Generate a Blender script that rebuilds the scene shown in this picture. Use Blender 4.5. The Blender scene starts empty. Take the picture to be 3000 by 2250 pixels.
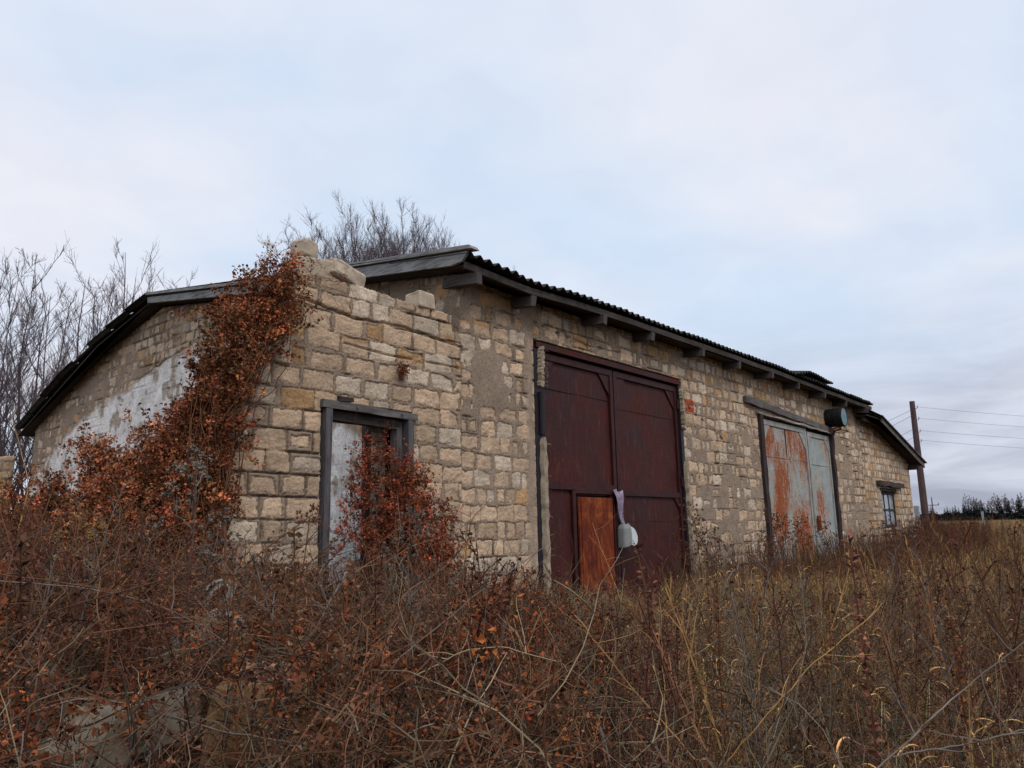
import bpy, math, random
import numpy as np
from mathutils import Matrix, Vector
R = math.radians
scene = bpy.context.scene
col = scene.collection

# ------------------------------------------------------------ camera, sky, sun, exposure
cam_d = bpy.data.cameras.new('camera'); cam = bpy.data.objects.new('camera', cam_d); col.objects.link(cam)
cam_d.sensor_width = 36; cam_d.lens = 27.03; cam_d.clip_start = 0.05; cam_d.clip_end = 6000
cr = (0.64963857, -0.76000251, -0.01912896); cu = (-0.13018263, -0.13599767, 0.98211869); cw = (0.74901416, 0.63553192, 0.18728846)
cam.matrix_world = Matrix(((cr[0], cu[0], -cw[0], 0), (cr[1], cu[1], -cw[1], 0), (cr[2], cu[2], -cw[2], 1.5), (0, 0, 0, 1)))
scene.camera = cam
scene.view_settings.view_transform = 'Standard'; scene.view_settings.look = 'None'
scene.view_settings.exposure = 0.0; scene.view_settings.gamma = 1; scene.view_settings.use_curve_mapping = False
scene.cycles.max_bounces = 5; scene.cycles.diffuse_bounces = 2; scene.cycles.glossy_bounces = 2
scene.cycles.transparent_max_bounces = 4; scene.cycles.caustics_reflective = False; scene.cycles.caustics_refractive = False

SUN_EL, SUN_AZ = 48, 200      # high soft light from in front of the long facade
world = bpy.data.worlds.new('World'); scene.world = world; world.use_nodes = True
wn = world.node_tree; wn.nodes.clear()
def N(nt, typ, **kw):
    n = nt.nodes.new(typ)
    for k, v in kw.items():
        if k == 'op': n.operation = v
        elif k.startswith('i_'): n.inputs[k[2:].replace('_', ' ')].default_value = v
        else: setattr(n, k, v)
    return n
def ramp(nt, fac, stops, interp='LINEAR'):
    n = nt.nodes.new('ShaderNodeValToRGB'); cr_ = n.color_ramp; cr_.interpolation = interp
    while len(cr_.elements) < len(stops): cr_.elements.new(0.5)
    for e, (p, c) in zip(cr_.elements, stops):
        e.position = p; e.color = (*c, 1) if len(c) == 3 else c
    nt.links.new(fac, n.inputs[0]); return n.outputs[0]
def mix(nt, fac, a, b, mode='MIX'):
    n = nt.nodes.new('ShaderNodeMix'); n.data_type = 'RGBA'; n.blend_type = mode
    for s, v in ((n.inputs[0], fac), (n.inputs[6], a), (n.inputs[7], b)):
        if hasattr(v, 'links'): nt.links.new(v, s)
        else: s.default_value = v if not isinstance(v, tuple) else (*v, 1)[:4]
    return n.outputs[2]
def math_(nt, op, a, b=None, clamp=False):
    n = nt.nodes.new('ShaderNodeMath'); n.operation = op; n.use_clamp = clamp
    for s, v in ((n.inputs[0], a), (n.inputs[1], b)):
        if v is None: continue
        if hasattr(v, 'links'): nt.links.new(v, s)
        else: s.default_value = v
    return n.outputs[0]
def noise(nt, vec, scale, detail=4, rough=.55, dist=0.0):
    n = nt.nodes.new('ShaderNodeTexNoise'); n.inputs['Scale'].default_value = scale
    n.inputs['Detail'].default_value = detail; n.inputs['Roughness'].default_value = rough
    n.inputs['Distortion'].default_value = dist
    if vec is not None: nt.links.new(vec, n.inputs['Vector'])
    return n.outputs[0]
def mapping(nt, vec, scale=(1, 1, 1), loc=(0, 0, 0), rot=(0, 0, 0)):
    n = nt.nodes.new('ShaderNodeMapping'); n.inputs['Scale'].default_value = scale
    n.inputs['Location'].default_value = loc; n.inputs['Rotation'].default_value = rot
    nt.links.new(vec, n.inputs['Vector']); return n.outputs[0]

def build_world():
    nt = wn
    tc = N(nt, 'ShaderNodeTexCoord'); dirv = tc.outputs['Generated']
    sky = N(nt, 'ShaderNodeTexSky', sky_type='NISHITA', sun_disc=False)
    sky.sun_elevation = R(SUN_EL); sky.sun_rotation = R(SUN_AZ); sky.air_density = 1.2; sky.dust_density = 2.0
    skyc = mix(nt, 1.0, sky.outputs[0], (0.105, 0.105, 0.105), 'MULTIPLY')
    sep = N(nt, 'ShaderNodeSeparateXYZ'); nt.links.new(dirv, sep.inputs[0])
    # cloud deck: project the direction on a plane overhead
    zc = math_(nt, 'ADD', math_(nt, 'MAXIMUM', sep.outputs[2], 0.0), 0.16)
    comb = N(nt, 'ShaderNodeCombineXYZ')
    nt.links.new(math_(nt, 'DIVIDE', sep.outputs[0], zc), comb.inputs[0])
    nt.links.new(math_(nt, 'DIVIDE', sep.outputs[1], zc), comb.inputs[1])
    p = comb.outputs[0]
    big = noise(nt, mapping(nt, p, (1, 1, 1), (3.1, 7.7, 0)), 0.75, 5, .5, .3)
    med = noise(nt, mapping(nt, p, (1, 1, 1), (1.3, 2.2, 0)), 1.9, 5, .5, .3)
    gaps = ramp(nt, big, [(0.41, (0, 0, 0)), (0.60, (1, 1, 1))])          # 1 = thick cloud
    blue = mix(nt, 0.9, skyc, (0.64, 0.80, 1.00))
    cloud = ramp(nt, med, [(0.25, (0.77, 0.81, 0.92)), (0.5, (0.82, 0.84, 0.93)), (0.75, (0.88, 0.885, 0.94))])
    base = mix(nt, math_(nt, 'ADD', math_(nt, 'MULTIPLY', gaps, 0.68), .25), blue, cloud)
    base = mix(nt, 1.0, base, ramp(nt, noise(nt, mapping(nt, p, (1, 1, 1), (5.3, 1.2, 0)), 4.2, 6, .55, .4), [(.3, (.955, .96, .975)), (.7, (1.03, 1.02, 1.01))]), 'MULTIPLY')
    # grey layered streaks low towards the horizon
    st = noise(nt, mapping(nt, dirv, (3.0, 3.0, 17.0)), 1.5, 6, .55, .6)
    streak = ramp(nt, st, [(0.32, (0.38, 0.405, 0.50)), (0.5, (0.52, 0.55, 0.66)), (0.68, (0.68, 0.71, 0.82))])
    low = ramp(nt, sep.outputs[2], [(0.0, (1, 1, 1)), (0.07, (0.85,) * 3), (0.30, (0, 0, 0))], 'EASE')
    # the low grey bank lies towards +X
    side = ramp(nt, sep.outputs[0], [(0.55, (0.12,) * 3), (0.97, (1, 1, 1))])
    base = mix(nt, mix(nt, 1.0, low, side, 'MULTIPLY'), base, streak)
    bg = N(nt, 'ShaderNodeBackground'); nt.links.new(base, bg.inputs[0]); bg.inputs[1].default_value = 1.0
    out = N(nt, 'ShaderNodeOutputWorld'); nt.links.new(bg.outputs[0], out.inputs[0])
build_world()
sl = bpy.data.lights.new('sun', 'SUN'); sl.energy = 1.5; sl.angle = R(25); sl.color = (1, .955, .89)
sun = bpy.data.objects.new('sun', sl); col.objects.link(sun)
_a, _e = R(SUN_AZ), R(SUN_EL)
sdir = Vector((math.sin(_a) * math.cos(_e), math.cos(_a) * math.cos(_e), math.sin(_e)))
sun.rotation_euler = sdir.to_track_quat('Z', 'Y').to_euler(); sun.location = sdir * 60

# ------------------------------------------------------------ helpers
rng = np.random.default_rng(7); random.seed(7)
_T = np.random.default_rng(99).random((8, 256, 256))
def vn(x, y, seed=0):
    x = np.asarray(x, float) + seed * 17.31; y = np.asarray(y, float) + seed * 5.77
    xi = np.floor(x).astype(int); yi = np.floor(y).astype(int); fx = x - xi; fy = y - yi
    fx = fx * fx * (3 - 2 * fx); fy = fy * fy * (3 - 2 * fy); T = _T[seed % 8]
    a = T[xi & 255, yi & 255]; b = T[(xi + 1) & 255, yi & 255]; c = T[xi & 255, (yi + 1) & 255]; d = T[(xi + 1) & 255, (yi + 1) & 255]
    return (a * (1 - fx) + b * fx) * (1 - fy) + (c * (1 - fx) + d * fx) * fy
def fbm(x, y, seed=0, oct=4):
    s = 0; a = .5; t = 0
    for o in range(oct):
        s = s + a * vn(x * 2 ** o, y * 2 ** o, seed + o); t += a; a *= .55
    return s / t
def sst(a, b, x):
    t = np.clip((x - a) / (b - a), 0, 1); return t * t * (3 - 2 * t)
def setp(o, label=None, cat=None, group=None, kind=None):
    if label: o['label'] = label
    if cat: o['category'] = cat
    if group: o['group'] = group
    if kind: o['kind'] = kind
    return o
BASE = {}
def thing(name, loc, label, cat, group=None):
    o = bpy.data.objects.new(name, None); col.objects.link(o); o.location = loc; o.empty_display_size = .2
    BASE[o] = Vector(loc); return setp(o, label, cat, group)
def mesh_np(name, V, F, mat, parent=None, C=None, loc=None, smooth=False):
    """V (n,3) world, F list of (k) index arrays (m,3)/(m,4); C optional per-vertex rgb"""
    V = np.asarray(V, np.float32)
    base = BASE[parent] if parent is not None else (Vector(loc) if loc is not None else Vector((0, 0, 0)))
    V = V - np.array(base, np.float32)
    if isinstance(F, np.ndarray): F = [F]
    F = [f for f in F if len(f)]
    me = bpy.data.meshes.new(name)
    me.vertices.add(len(V)); me.vertices.foreach_set('co', V.ravel())
    idx = np.concatenate([f.ravel() for f in F]).astype(np.int32)
    tot = np.concatenate([np.full(len(f), f.shape[1], np.int32) for f in F])
    st = np.concatenate([[0], np.cumsum(tot)[:-1]]).astype(np.int32)
    me.loops.add(len(idx)); me.loops.foreach_set('vertex_index', idx)
    me.polygons.add(len(tot)); me.polygons.foreach_set('loop_start', st); me.polygons.foreach_set('loop_total', tot)
    me.polygons.foreach_set('use_smooth', np.full(len(tot), bool(smooth)))
    if C is not None:
        a = me.color_attributes.new('tint', 'FLOAT_COLOR', 'POINT')
        cc = np.ones((len(V), 4), np.float32); cc[:, :3] = C; a.data.foreach_set('color', cc.ravel())
    me.update(calc_edges=True); me.validate()
    if mat is not None: me.materials.append(mat)
    o = bpy.data.objects.new(name, me); col.objects.link(o)
    if parent is not None: o.parent = parent
    elif loc is not None: o.location = loc
    BASE[o] = base
    return o
class MB:
    def __init__(s): s.v = []; s.q = []; s.t = []; s.n = 0; s.c = []
    def add(s, V, Q=None, T=None, C=None):
        V = np.asarray(V, float); s.v.append(V)
        if Q is not None and len(Q): s.q.append(np.asarray(Q) + s.n)
        if T is not None and len(T): s.t.append(np.asarray(T) + s.n)
        s.c.append(np.broadcast_to(C if C is not None else (1, 1, 1), (len(V), 3)))
        s.n += len(V)
    def box(s, a, b, jit=0.0):
        x0, y0, z0 = a; x1, y1, z1 = b
        V = np.array([(x0, y0, z0), (x1, y0, z0), (x1, y1, z0), (x0, y1, z0), (x0, y0, z1), (x1, y0, z1), (x1, y1, z1), (x0, y1, z1)], float)
        if jit: V += rng.uniform(-jit, jit, V.shape)
        s.add(V, [(0, 3, 2, 1), (4, 5, 6, 7), (0, 1, 5, 4), (1, 2, 6, 5), (2, 3, 7, 6), (3, 0, 4, 7)])
    def prism(s, pts, axis, a, b):
        """polygon pts in the two other axes, extruded along axis from a to b"""
        n = len(pts); V = []
        for t in (a, b):
            for p in pts:
                c = list(p); c.insert(axis, t); V.append(c)
        s.add(V, [(i, (i + 1) % n, n + (i + 1) % n, n + i) for i in range(n)])
        # caps as fans
        k = s.n - 2 * n
        s.t.append(np.array([(k, k + i, k + i + 1) for i in range(1, n - 1)] + [(k + n, k + n + i + 1, k + n + i) for i in range(1, n - 1)]))
    def beam(s, p, q, w, h, segs=1, jit=0.0, up=(0, 0, 1)):
        """box beam between two points (centres), ragged if jit"""
        p = np.array(p, float); q = np.array(q, float); d = q - p; d /= np.linalg.norm(d)
        sd = np.cross(d, up); sd /= np.linalg.norm(sd); u = np.cross(sd, d)
        V = []; Q = []
        for i in range(segs + 1):
            c = p + (q - p) * i / segs
            for a, b in ((-1, -1), (1, -1), (1, 1), (-1, 1)):
                V.append(c + sd * a * w / 2 + u * b * h / 2 + (rng.uniform(-jit, jit, 3) if jit else 0))
        for i in range(segs):
            for j in range(4): Q.append((4 * i + j, 4 * i + (j + 1) % 4, 4 * i + 4 + (j + 1) % 4, 4 * i + 4 + j))
        Q += [(3, 2, 1, 0), (4 * segs, 4 * segs + 1, 4 * segs + 2, 4 * segs + 3)]
        s.add(V, Q)
    def tube(s, P, rad, k=6, C=None, cap=True):
        P = np.asarray(P, float); n = len(P); rad = np.broadcast_to(rad, (n,))
        D = np.gradient(P, axis=0); D /= np.linalg.norm(D, axis=1)[:, None] + 1e-9
        ref = np.array([0.0, 0, 1]) if abs(D[:, 2]).mean() < .8 else np.array([1.0, 0, 0])
        A = np.cross(D, ref); A /= np.linalg.norm(A, axis=1)[:, None] + 1e-9; B = np.cross(D, A)
        th = np.arange(k) * 2 * np.pi / k
        V = (P[:, None] + rad[:, None, None] * (A[:, None] * np.cos(th)[None, :, None] + B[:, None] * np.sin(th)[None, :, None])).reshape(-1, 3)
        i = np.arange(n - 1)[:, None] * k; j = np.arange(k)[None]
        Q = np.stack([i + j, i + (j + 1) % k, i + k + (j + 1) % k, i + k + j], -1).reshape(-1, 4)
        T = None
        if cap: T = [(0, a + 1, a) for a in range(1, k - 1)] + [((n - 1) * k, (n - 1) * k + a, (n - 1) * k + a + 1) for a in range(1, k - 1)]
        s.add(V, Q, T, C)
    def arrays(s):
        V = np.concatenate(s.v); F = []
        if s.q: F.append(np.concatenate(s.q))
        if s.t: F.append(np.concatenate(s.t))
        return V, F, np.concatenate(s.c)
    def build(s, name, mat, parent=None, loc=None, smooth=False, colors=False):
        V, F, C = s.arrays()
        return mesh_np(name, V, F, mat, parent, C if colors else None, loc, smooth)

# ------------------------------------------------------------ materials
def new_mat(name):
    m = bpy.data.materials.new(name); m.use_nodes = True; nt = m.node_tree; b = nt.nodes['Principled BSDF']
    b.inputs['Specular IOR Level'].default_value = .25
    tc = nt.nodes.new('ShaderNodeTexCoord'); return m, nt, b, tc.outputs['Object']
def bump(nt, b, h, strength=.4, dist=.01):
    n = nt.nodes.new('ShaderNodeBump'); n.inputs['Strength'].default_value = strength; n.inputs['Distance'].default_value = dist
    nt.links.new(h, n.inputs['Height']); nt.links.new(n.outputs[0], b.inputs['Normal'])
def mat_masonry(name):
    m, nt, b, co = new_mat(name)
    at = N(nt, 'ShaderNodeAttribute', attribute_name='tint')
    n1 = noise(nt, co, 38, 6, .65); n2 = noise(nt, co, 120, 3, .6); n3 = noise(nt, co, 5, 3, .6)
    c = mix(nt, 1.0, at.outputs[0], ramp(nt, n1, [(.28, (.62, .60, .58)), (.5, (1, 1, 1)), (.75, (1.25, 1.22, 1.18))]), 'MULTIPLY')
    c = mix(nt, 1.0, c, ramp(nt, n3, [(.3, (.82, .80, .79)), (.7, (1.12, 1.12, 1.12))]), 'MULTIPLY')
    pits = ramp(nt, n2, [(.30, (.5, .47, .45)), (.40, (1, 1, 1))])
    c = mix(nt, .8, c, mix(nt, 1.0, c, pits, 'MULTIPLY'))
    nt.links.new(c, b.inputs['Base Color']); b.inputs['Roughness'].default_value = .95
    bump(nt, b, math_(nt, 'ADD', n1, math_(nt, 'MULTIPLY', n2, .5)), .9, .018); return m
def mat_plant(name, var=.35):
    m, nt, b, co = new_mat(name)
    at = N(nt, 'ShaderNodeAttribute', attribute_name='tint')
    n1 = noise(nt, co, 9, 3, .6)
    c = mix(nt, 1.0, at.outputs[0], ramp(nt, n1, [(.3, (1 - var,) * 3), (.7, (1 + var,) * 3)]), 'MULTIPLY')
    nt.links.new(c, b.inputs['Base Color']); b.inputs['Roughness'].default_value = .85
    b.inputs['Specular IOR Level'].default_value = .15
    return m
def mat_wood(name, dark, light, axis=0, rough=.9):
    m, nt, b, co = new_mat(name)
    sc = [22, 22, 22]; sc[axis] = 1.2
    g = noise(nt, mapping(nt, co, tuple(sc)), 2.2, 6, .7, .4); p = noise(nt, co, 2.5, 3)
    f = math_(nt, 'ADD', math_(nt, 'MULTIPLY', g, .75), math_(nt, 'MULTIPLY', p, .3))
    c = ramp(nt, f, [(.36, dark), (.62, light)])
    nt.links.new(c, b.inputs['Base Color']); b.inputs['Roughness'].default_value = rough
    bump(nt, b, g, .6, .01); return m
def mat_plain(name, c0, c1, scale=8, rough=.8, metallic=0, bs=.3):
    m, nt, b, co = new_mat(name)
    n = noise(nt, co, scale, 5, .65)
    nt.links.new(ramp(nt, n, [(.3, c0), (.7, c1)]), b.inputs['Base Color']); b.inputs['Roughness'].default_value = rough
    b.inputs['Metallic'].default_value = metallic
    bump(nt, b, n, bs, .008); return m
def mat_redpaint():
    m, nt, b, co = new_mat('maroon_paint')
    big = noise(nt, co, 1.1, 5, .6, .4); fine = noise(nt, co, 45, 4, .7)
    streak = noise(nt, mapping(nt, co, (9, 9, 1.0)), 2.4, 5, .6, .2)
    c = ramp(nt, big, [(.30, (.024, .0055, .006)), (.46, (.043, .0085, .007)), (.62, (.064, .0120, .009)), (.8, (.052, .016, .012))])
    c = mix(nt, ramp(nt, streak, [(.54, (0, 0, 0)), (.72, (.6,) * 3)]), c, (.12, .042, .030))
    sc = noise(nt, mapping(nt, co, (16, 16, 2.2)), 2.0, 3, .5)
    c = mix(nt, ramp(nt, sc, [(.735, (0, 0, 0)), (.77, (.6,) * 3)]), c, (.24, .13, .12))
    c = mix(nt, 1.0, c, ramp(nt, fine, [(.3, (.65,) * 3), (.7, (1.35,) * 3)]), 'MULTIPLY')
    sp = noise(nt, co, 60, 1, .5)
    c = mix(nt, ramp(nt, sp, [(.78, (0, 0, 0)), (.80, (.7,) * 3)]), c, (.40, .34, .32))
    nt.links.new(c, b.inputs['Base Color']); b.inputs['Roughness'].default_value = .62
    nt.links.new(ramp(nt, big, [(.3, (.5,) * 3), (.7, (.8,) * 3)]), b.inputs['Roughness'])
    bump(nt, b, math_(nt, 'ADD', fine, math_(nt, 'MULTIPLY', big, 3)), .25, .006); return m
def mat_rust():
    m, nt, b, co = new_mat('orange_rust')
    s = noise(nt, mapping(nt, co, (5, 5, 1.3)), 1.7, 6, .7, .9); f = noise(nt, co, 50, 4, .7); n = noise(nt, co, 2.3, 5, .6, .5)
    k = math_(nt, 'ADD', math_(nt, 'MULTIPLY', s, .6), math_(nt, 'MULTIPLY', n, .4))
    c = ramp(nt, k, [(.36, (.060, .011, .007)), (.47, (.13, .022, .008)), (.54, (.21, .042, .010)), (.66, (.38, .12, .03))])
    c = mix(nt, 1.0, c, ramp(nt, f, [(.3, (.6,) * 3), (.7, (1.3,) * 3)]), 'MULTIPLY')
    nt.links.new(c, b.inputs['Base Color']); b.inputs['Roughness'].default_value = .9
    bump(nt, b, f, .4, .006); return m
def mat_bluepaint():
    m, nt, b, co = new_mat('peeling_blue_paint')
    s = noise(nt, mapping(nt, co, (5.5, 5.5, 1.6)), 2.0, 9, .78, .35)
    big = noise(nt, mapping(nt, co, (1.0, 1.0, .45), (.9, 0, .35)), 1.25, 3, .5, .3)
    fine = noise(nt, mapping(nt, co, (30, 30, 9)), 2, 5, .7)
    paint = ramp(nt, noise(nt, co, 6, 4, .6), [(.3, (.215, .27, .285)), (.7, (.33, .39, .40))])
    paint = mix(nt, ramp(nt, noise(nt, mapping(nt, co, (9, 9, 1.6)), 2, 5, .6), [(.5, (0, 0, 0)), (.62, (.7,) * 3)]), paint, (.42, .36, .27))
    rust = ramp(nt, fine, [(.3, (.14, .030, .009)), (.55, (.29, .070, .016)), (.75, (.44, .155, .045))])
    k = math_(nt, 'ADD', math_(nt, 'MULTIPLY', s, .52), math_(nt, 'MULTIPLY', big, .48))
    k = math_(nt, 'ADD', k, math_(nt, 'MULTIPLY', math_(nt, 'SUBTRACT', fine, .5), .60))
    sx = N(nt, 'ShaderNodeSeparateXYZ'); nt.links.new(co, sx.inputs[0])
    k = math_(nt, 'ADD', k, ramp(nt, math_(nt, 'MULTIPLY', sx.outputs[0], .1), [(.40, (.035,) * 3), (.43, (-.0,) * 3)]))
    k = math_(nt, 'SUBTRACT', k, ramp(nt, math_(nt, 'MULTIPLY', sx.outputs[0], .1), [(.41, (0,) * 3), (.43, (.03,) * 3)]))
    msk = ramp(nt, k, [(.532, (0, 0, 0)), (.542, (1, 1, 1))])
    edge = ramp(nt, k, [(.475, (0, 0, 0)), (.53, (1, 1, 1)), (.56, (0, 0, 0))])
    c = mix(nt, math_(nt, 'MULTIPLY', edge, .6), paint, (.46, .30, .18)); c = mix(nt, msk, c, rust)
    ck = ramp(nt, fine, [(.30, (1, 1, 1)), (.37, (0, 0, 0))])
    c = mix(nt, math_(nt, 'MULTIPLY', ck, .75), c, (.07, .06, .055))
    nt.links.new(c, b.inputs['Base Color']); b.inputs['Roughness'].default_value = .8
    bump(nt, b, math_(nt, 'SUBTRACT', fine, math_(nt, 'MULTIPLY', msk, .5)), .4, .006); return m
def mat_ground():
    m, nt, b, co = new_mat('dry_soil')
    n = noise(nt, co, .35, 6, .6); f = noise(nt, co, 14, 6, .7)
    c = ramp(nt, n, [(.3, (.05, .034, .018)), (.55, (.10, .068, .032)), (.75, (.18, .12, .052))])
    c = mix(nt, 1.0, c, ramp(nt, f, [(.3, (.5,) * 3), (.7, (1.4,) * 3)]), 'MULTIPLY')
    nt.links.new(c, b.inputs['Base Color']); b.inputs['Roughness'].default_value = 1
    bump(nt, b, f, .8, .05); return m
M = dict(
    masonry=mat_masonry('limestone_masonry'), plant=mat_plant('dry_plant'), leaf=mat_plant('dry_leaf', .45), ground=mat_ground(),
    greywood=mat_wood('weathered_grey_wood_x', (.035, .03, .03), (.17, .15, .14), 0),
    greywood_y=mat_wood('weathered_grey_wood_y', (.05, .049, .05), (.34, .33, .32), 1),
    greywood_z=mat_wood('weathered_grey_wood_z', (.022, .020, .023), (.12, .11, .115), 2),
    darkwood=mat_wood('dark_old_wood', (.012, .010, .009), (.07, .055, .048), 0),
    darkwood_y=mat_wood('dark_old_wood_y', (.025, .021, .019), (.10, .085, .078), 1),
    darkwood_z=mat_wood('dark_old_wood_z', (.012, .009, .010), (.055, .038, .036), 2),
    slate=mat_plain('weathered_corrugated_roofing', (.016, .016, .016), (.07, .064, .058), 7, .95, 0, .5),
    red=mat_redpaint(), rust=mat_rust(), blue=mat_bluepaint(),
    reddark=mat_plain('dark_maroon_steel', (.020, .006, .007), (.058, .013, .011), 9, .6),
    foam=mat_plain('dirty_insulation', (.17, .12, .08), (.42, .35, .26), 6, .95, 0, .6),
    pipe=mat_plain('blackish_steel_post', (.008, .007, .010), (.03, .024, .03), 30, .5),
    whitewood=mat_wood('flaking_pale_paint', (.10, .06, .05), (.40, .37, .33), 0),
    whitewood_z=mat_wood('flaking_pale_paint_z', (.17, .11, .08), (.38, .40, .38), 2),
    black=mat_plain('tarred_black_metal', (.004, .004, .005), (.018, .018, .02), 12, .75),
    lid=mat_plain('pale_blue_lid', (.10, .17, .19), (.20, .29, .31), 9, .7),
    plastic=mat_plain('grey_plastic', (.19, .20, .19), (.30, .31, .30), 4, .5, 0, .05),
    white=mat_plain('white_plastic', (.70, .73, .76), (.85, .87, .90), 5, .45, 0, .05),
    cloth=mat_plain('faded_lilac_cloth', (.16, .12, .17), (.42, .36, .44), 11, .95, 0, .5),
    pole=mat_wood('brown_timber_pole', (.040, .022, .022), (.12, .072, .068), 2),
    concrete=mat_plain('pale_concrete', (.25, .24, .25), (.38, .37, .38), 6, .9),
    wire=mat_plain('dull_wire', (.10, .10, .12), (.16, .16, .18), 5, .6),
    bark=mat_plain('purplish_bark', (.050, .035, .040), (.12, .088, .092), 12, .95),
    twigs_far=mat_plain('grey_violet_twigs', (.085, .062, .070), (.19, .145, .155), 12, .95),
    bark_pale=mat_plain('pale_birch_bark', (.12, .09, .09), (.26, .21, .20), 12, .95),
    stone=mat_plain('pale_limestone', (.34, .27, .20), (.56, .46, .34), 9, .95, 0, .9),
    stone_d=mat_plain('dirty_fallen_block', (.12, .095, .07), (.30, .25, .18), 6, .95, 0, .9),
    stone_o=mat_plain('ochre_limestone', (.16, .085, .035), (.32, .19, .09), 7, .95, 0, .9),
    conifer=mat_plain('dark_conifer', (.006, .009, .008), (.022, .030, .022), 1.0, .95),
)
def mat_glass():
    m, nt, b, co = new_mat('dusty_glass')
    n = noise(nt, co, 6, 5, .6)
    nt.links.new(ramp(nt, n, [(.35, (.20, .24, .28)), (.7, (.36, .41, .46))]), b.inputs['Base Color'])
    b.inputs['Roughness'].default_value = .12; b.inputs['Specular IOR Level'].default_value = .8; return m
M['glass'] = mat_glass()

# ------------------------------------------------------------ terrain
YF = 7.087           # plane of the long facade
def terrain(x, y):
    x = np.asarray(x, float); y = np.asarray(y, float)
    d = np.hypot(x, y)
    h = .33 * sst(1.5, 6.5, y) * sst(-5, 3, x)
    h = h * (1 - sst(18, 40, x)) + .33 * sst(18, 40, x) * .9 * sst(-60, 8, y)
    h = h + .55 * np.exp(-(((x - 2.6) / 1.6) ** 2 + ((y - 8.5) / 3.2) ** 2))          # collapsed rubble, overgrown
    h = h + .30 * np.exp(-(((x - 1.8) / 1.0) ** 2 + ((y - 3.4) / 1.1) ** 2))
    h = h + .10 * (fbm(x * .6, y * .6, 3) - .5) * sst(1, 3, d)
    h = h + 1.6 * sst(60, 400, d)
    return h
def build_ground():
    rs = np.concatenate([[0], np.geomspace(.4, 3500, 110)]); th = np.linspace(0, 2 * np.pi, 145)[:-1]
    X = (rs[:, None] * np.sin(th)).ravel(); Y = (rs[:, None] * np.cos(th)).ravel()
    V = np.stack([X, Y, terrain(X, Y)], 1); n = len(th)
    i = np.arange(len(rs) - 1)[:, None] * n; j = np.arange(n)[None]
    Q = np.stack([i + j, i + (j + 1) % n, i + n + (j + 1) % n, i + n + j], -1).reshape(-1, 4)
    setp(mesh_np('ground', V, Q[:, ::-1], M['ground'], smooth=True), kind='structure')
build_ground()

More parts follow.
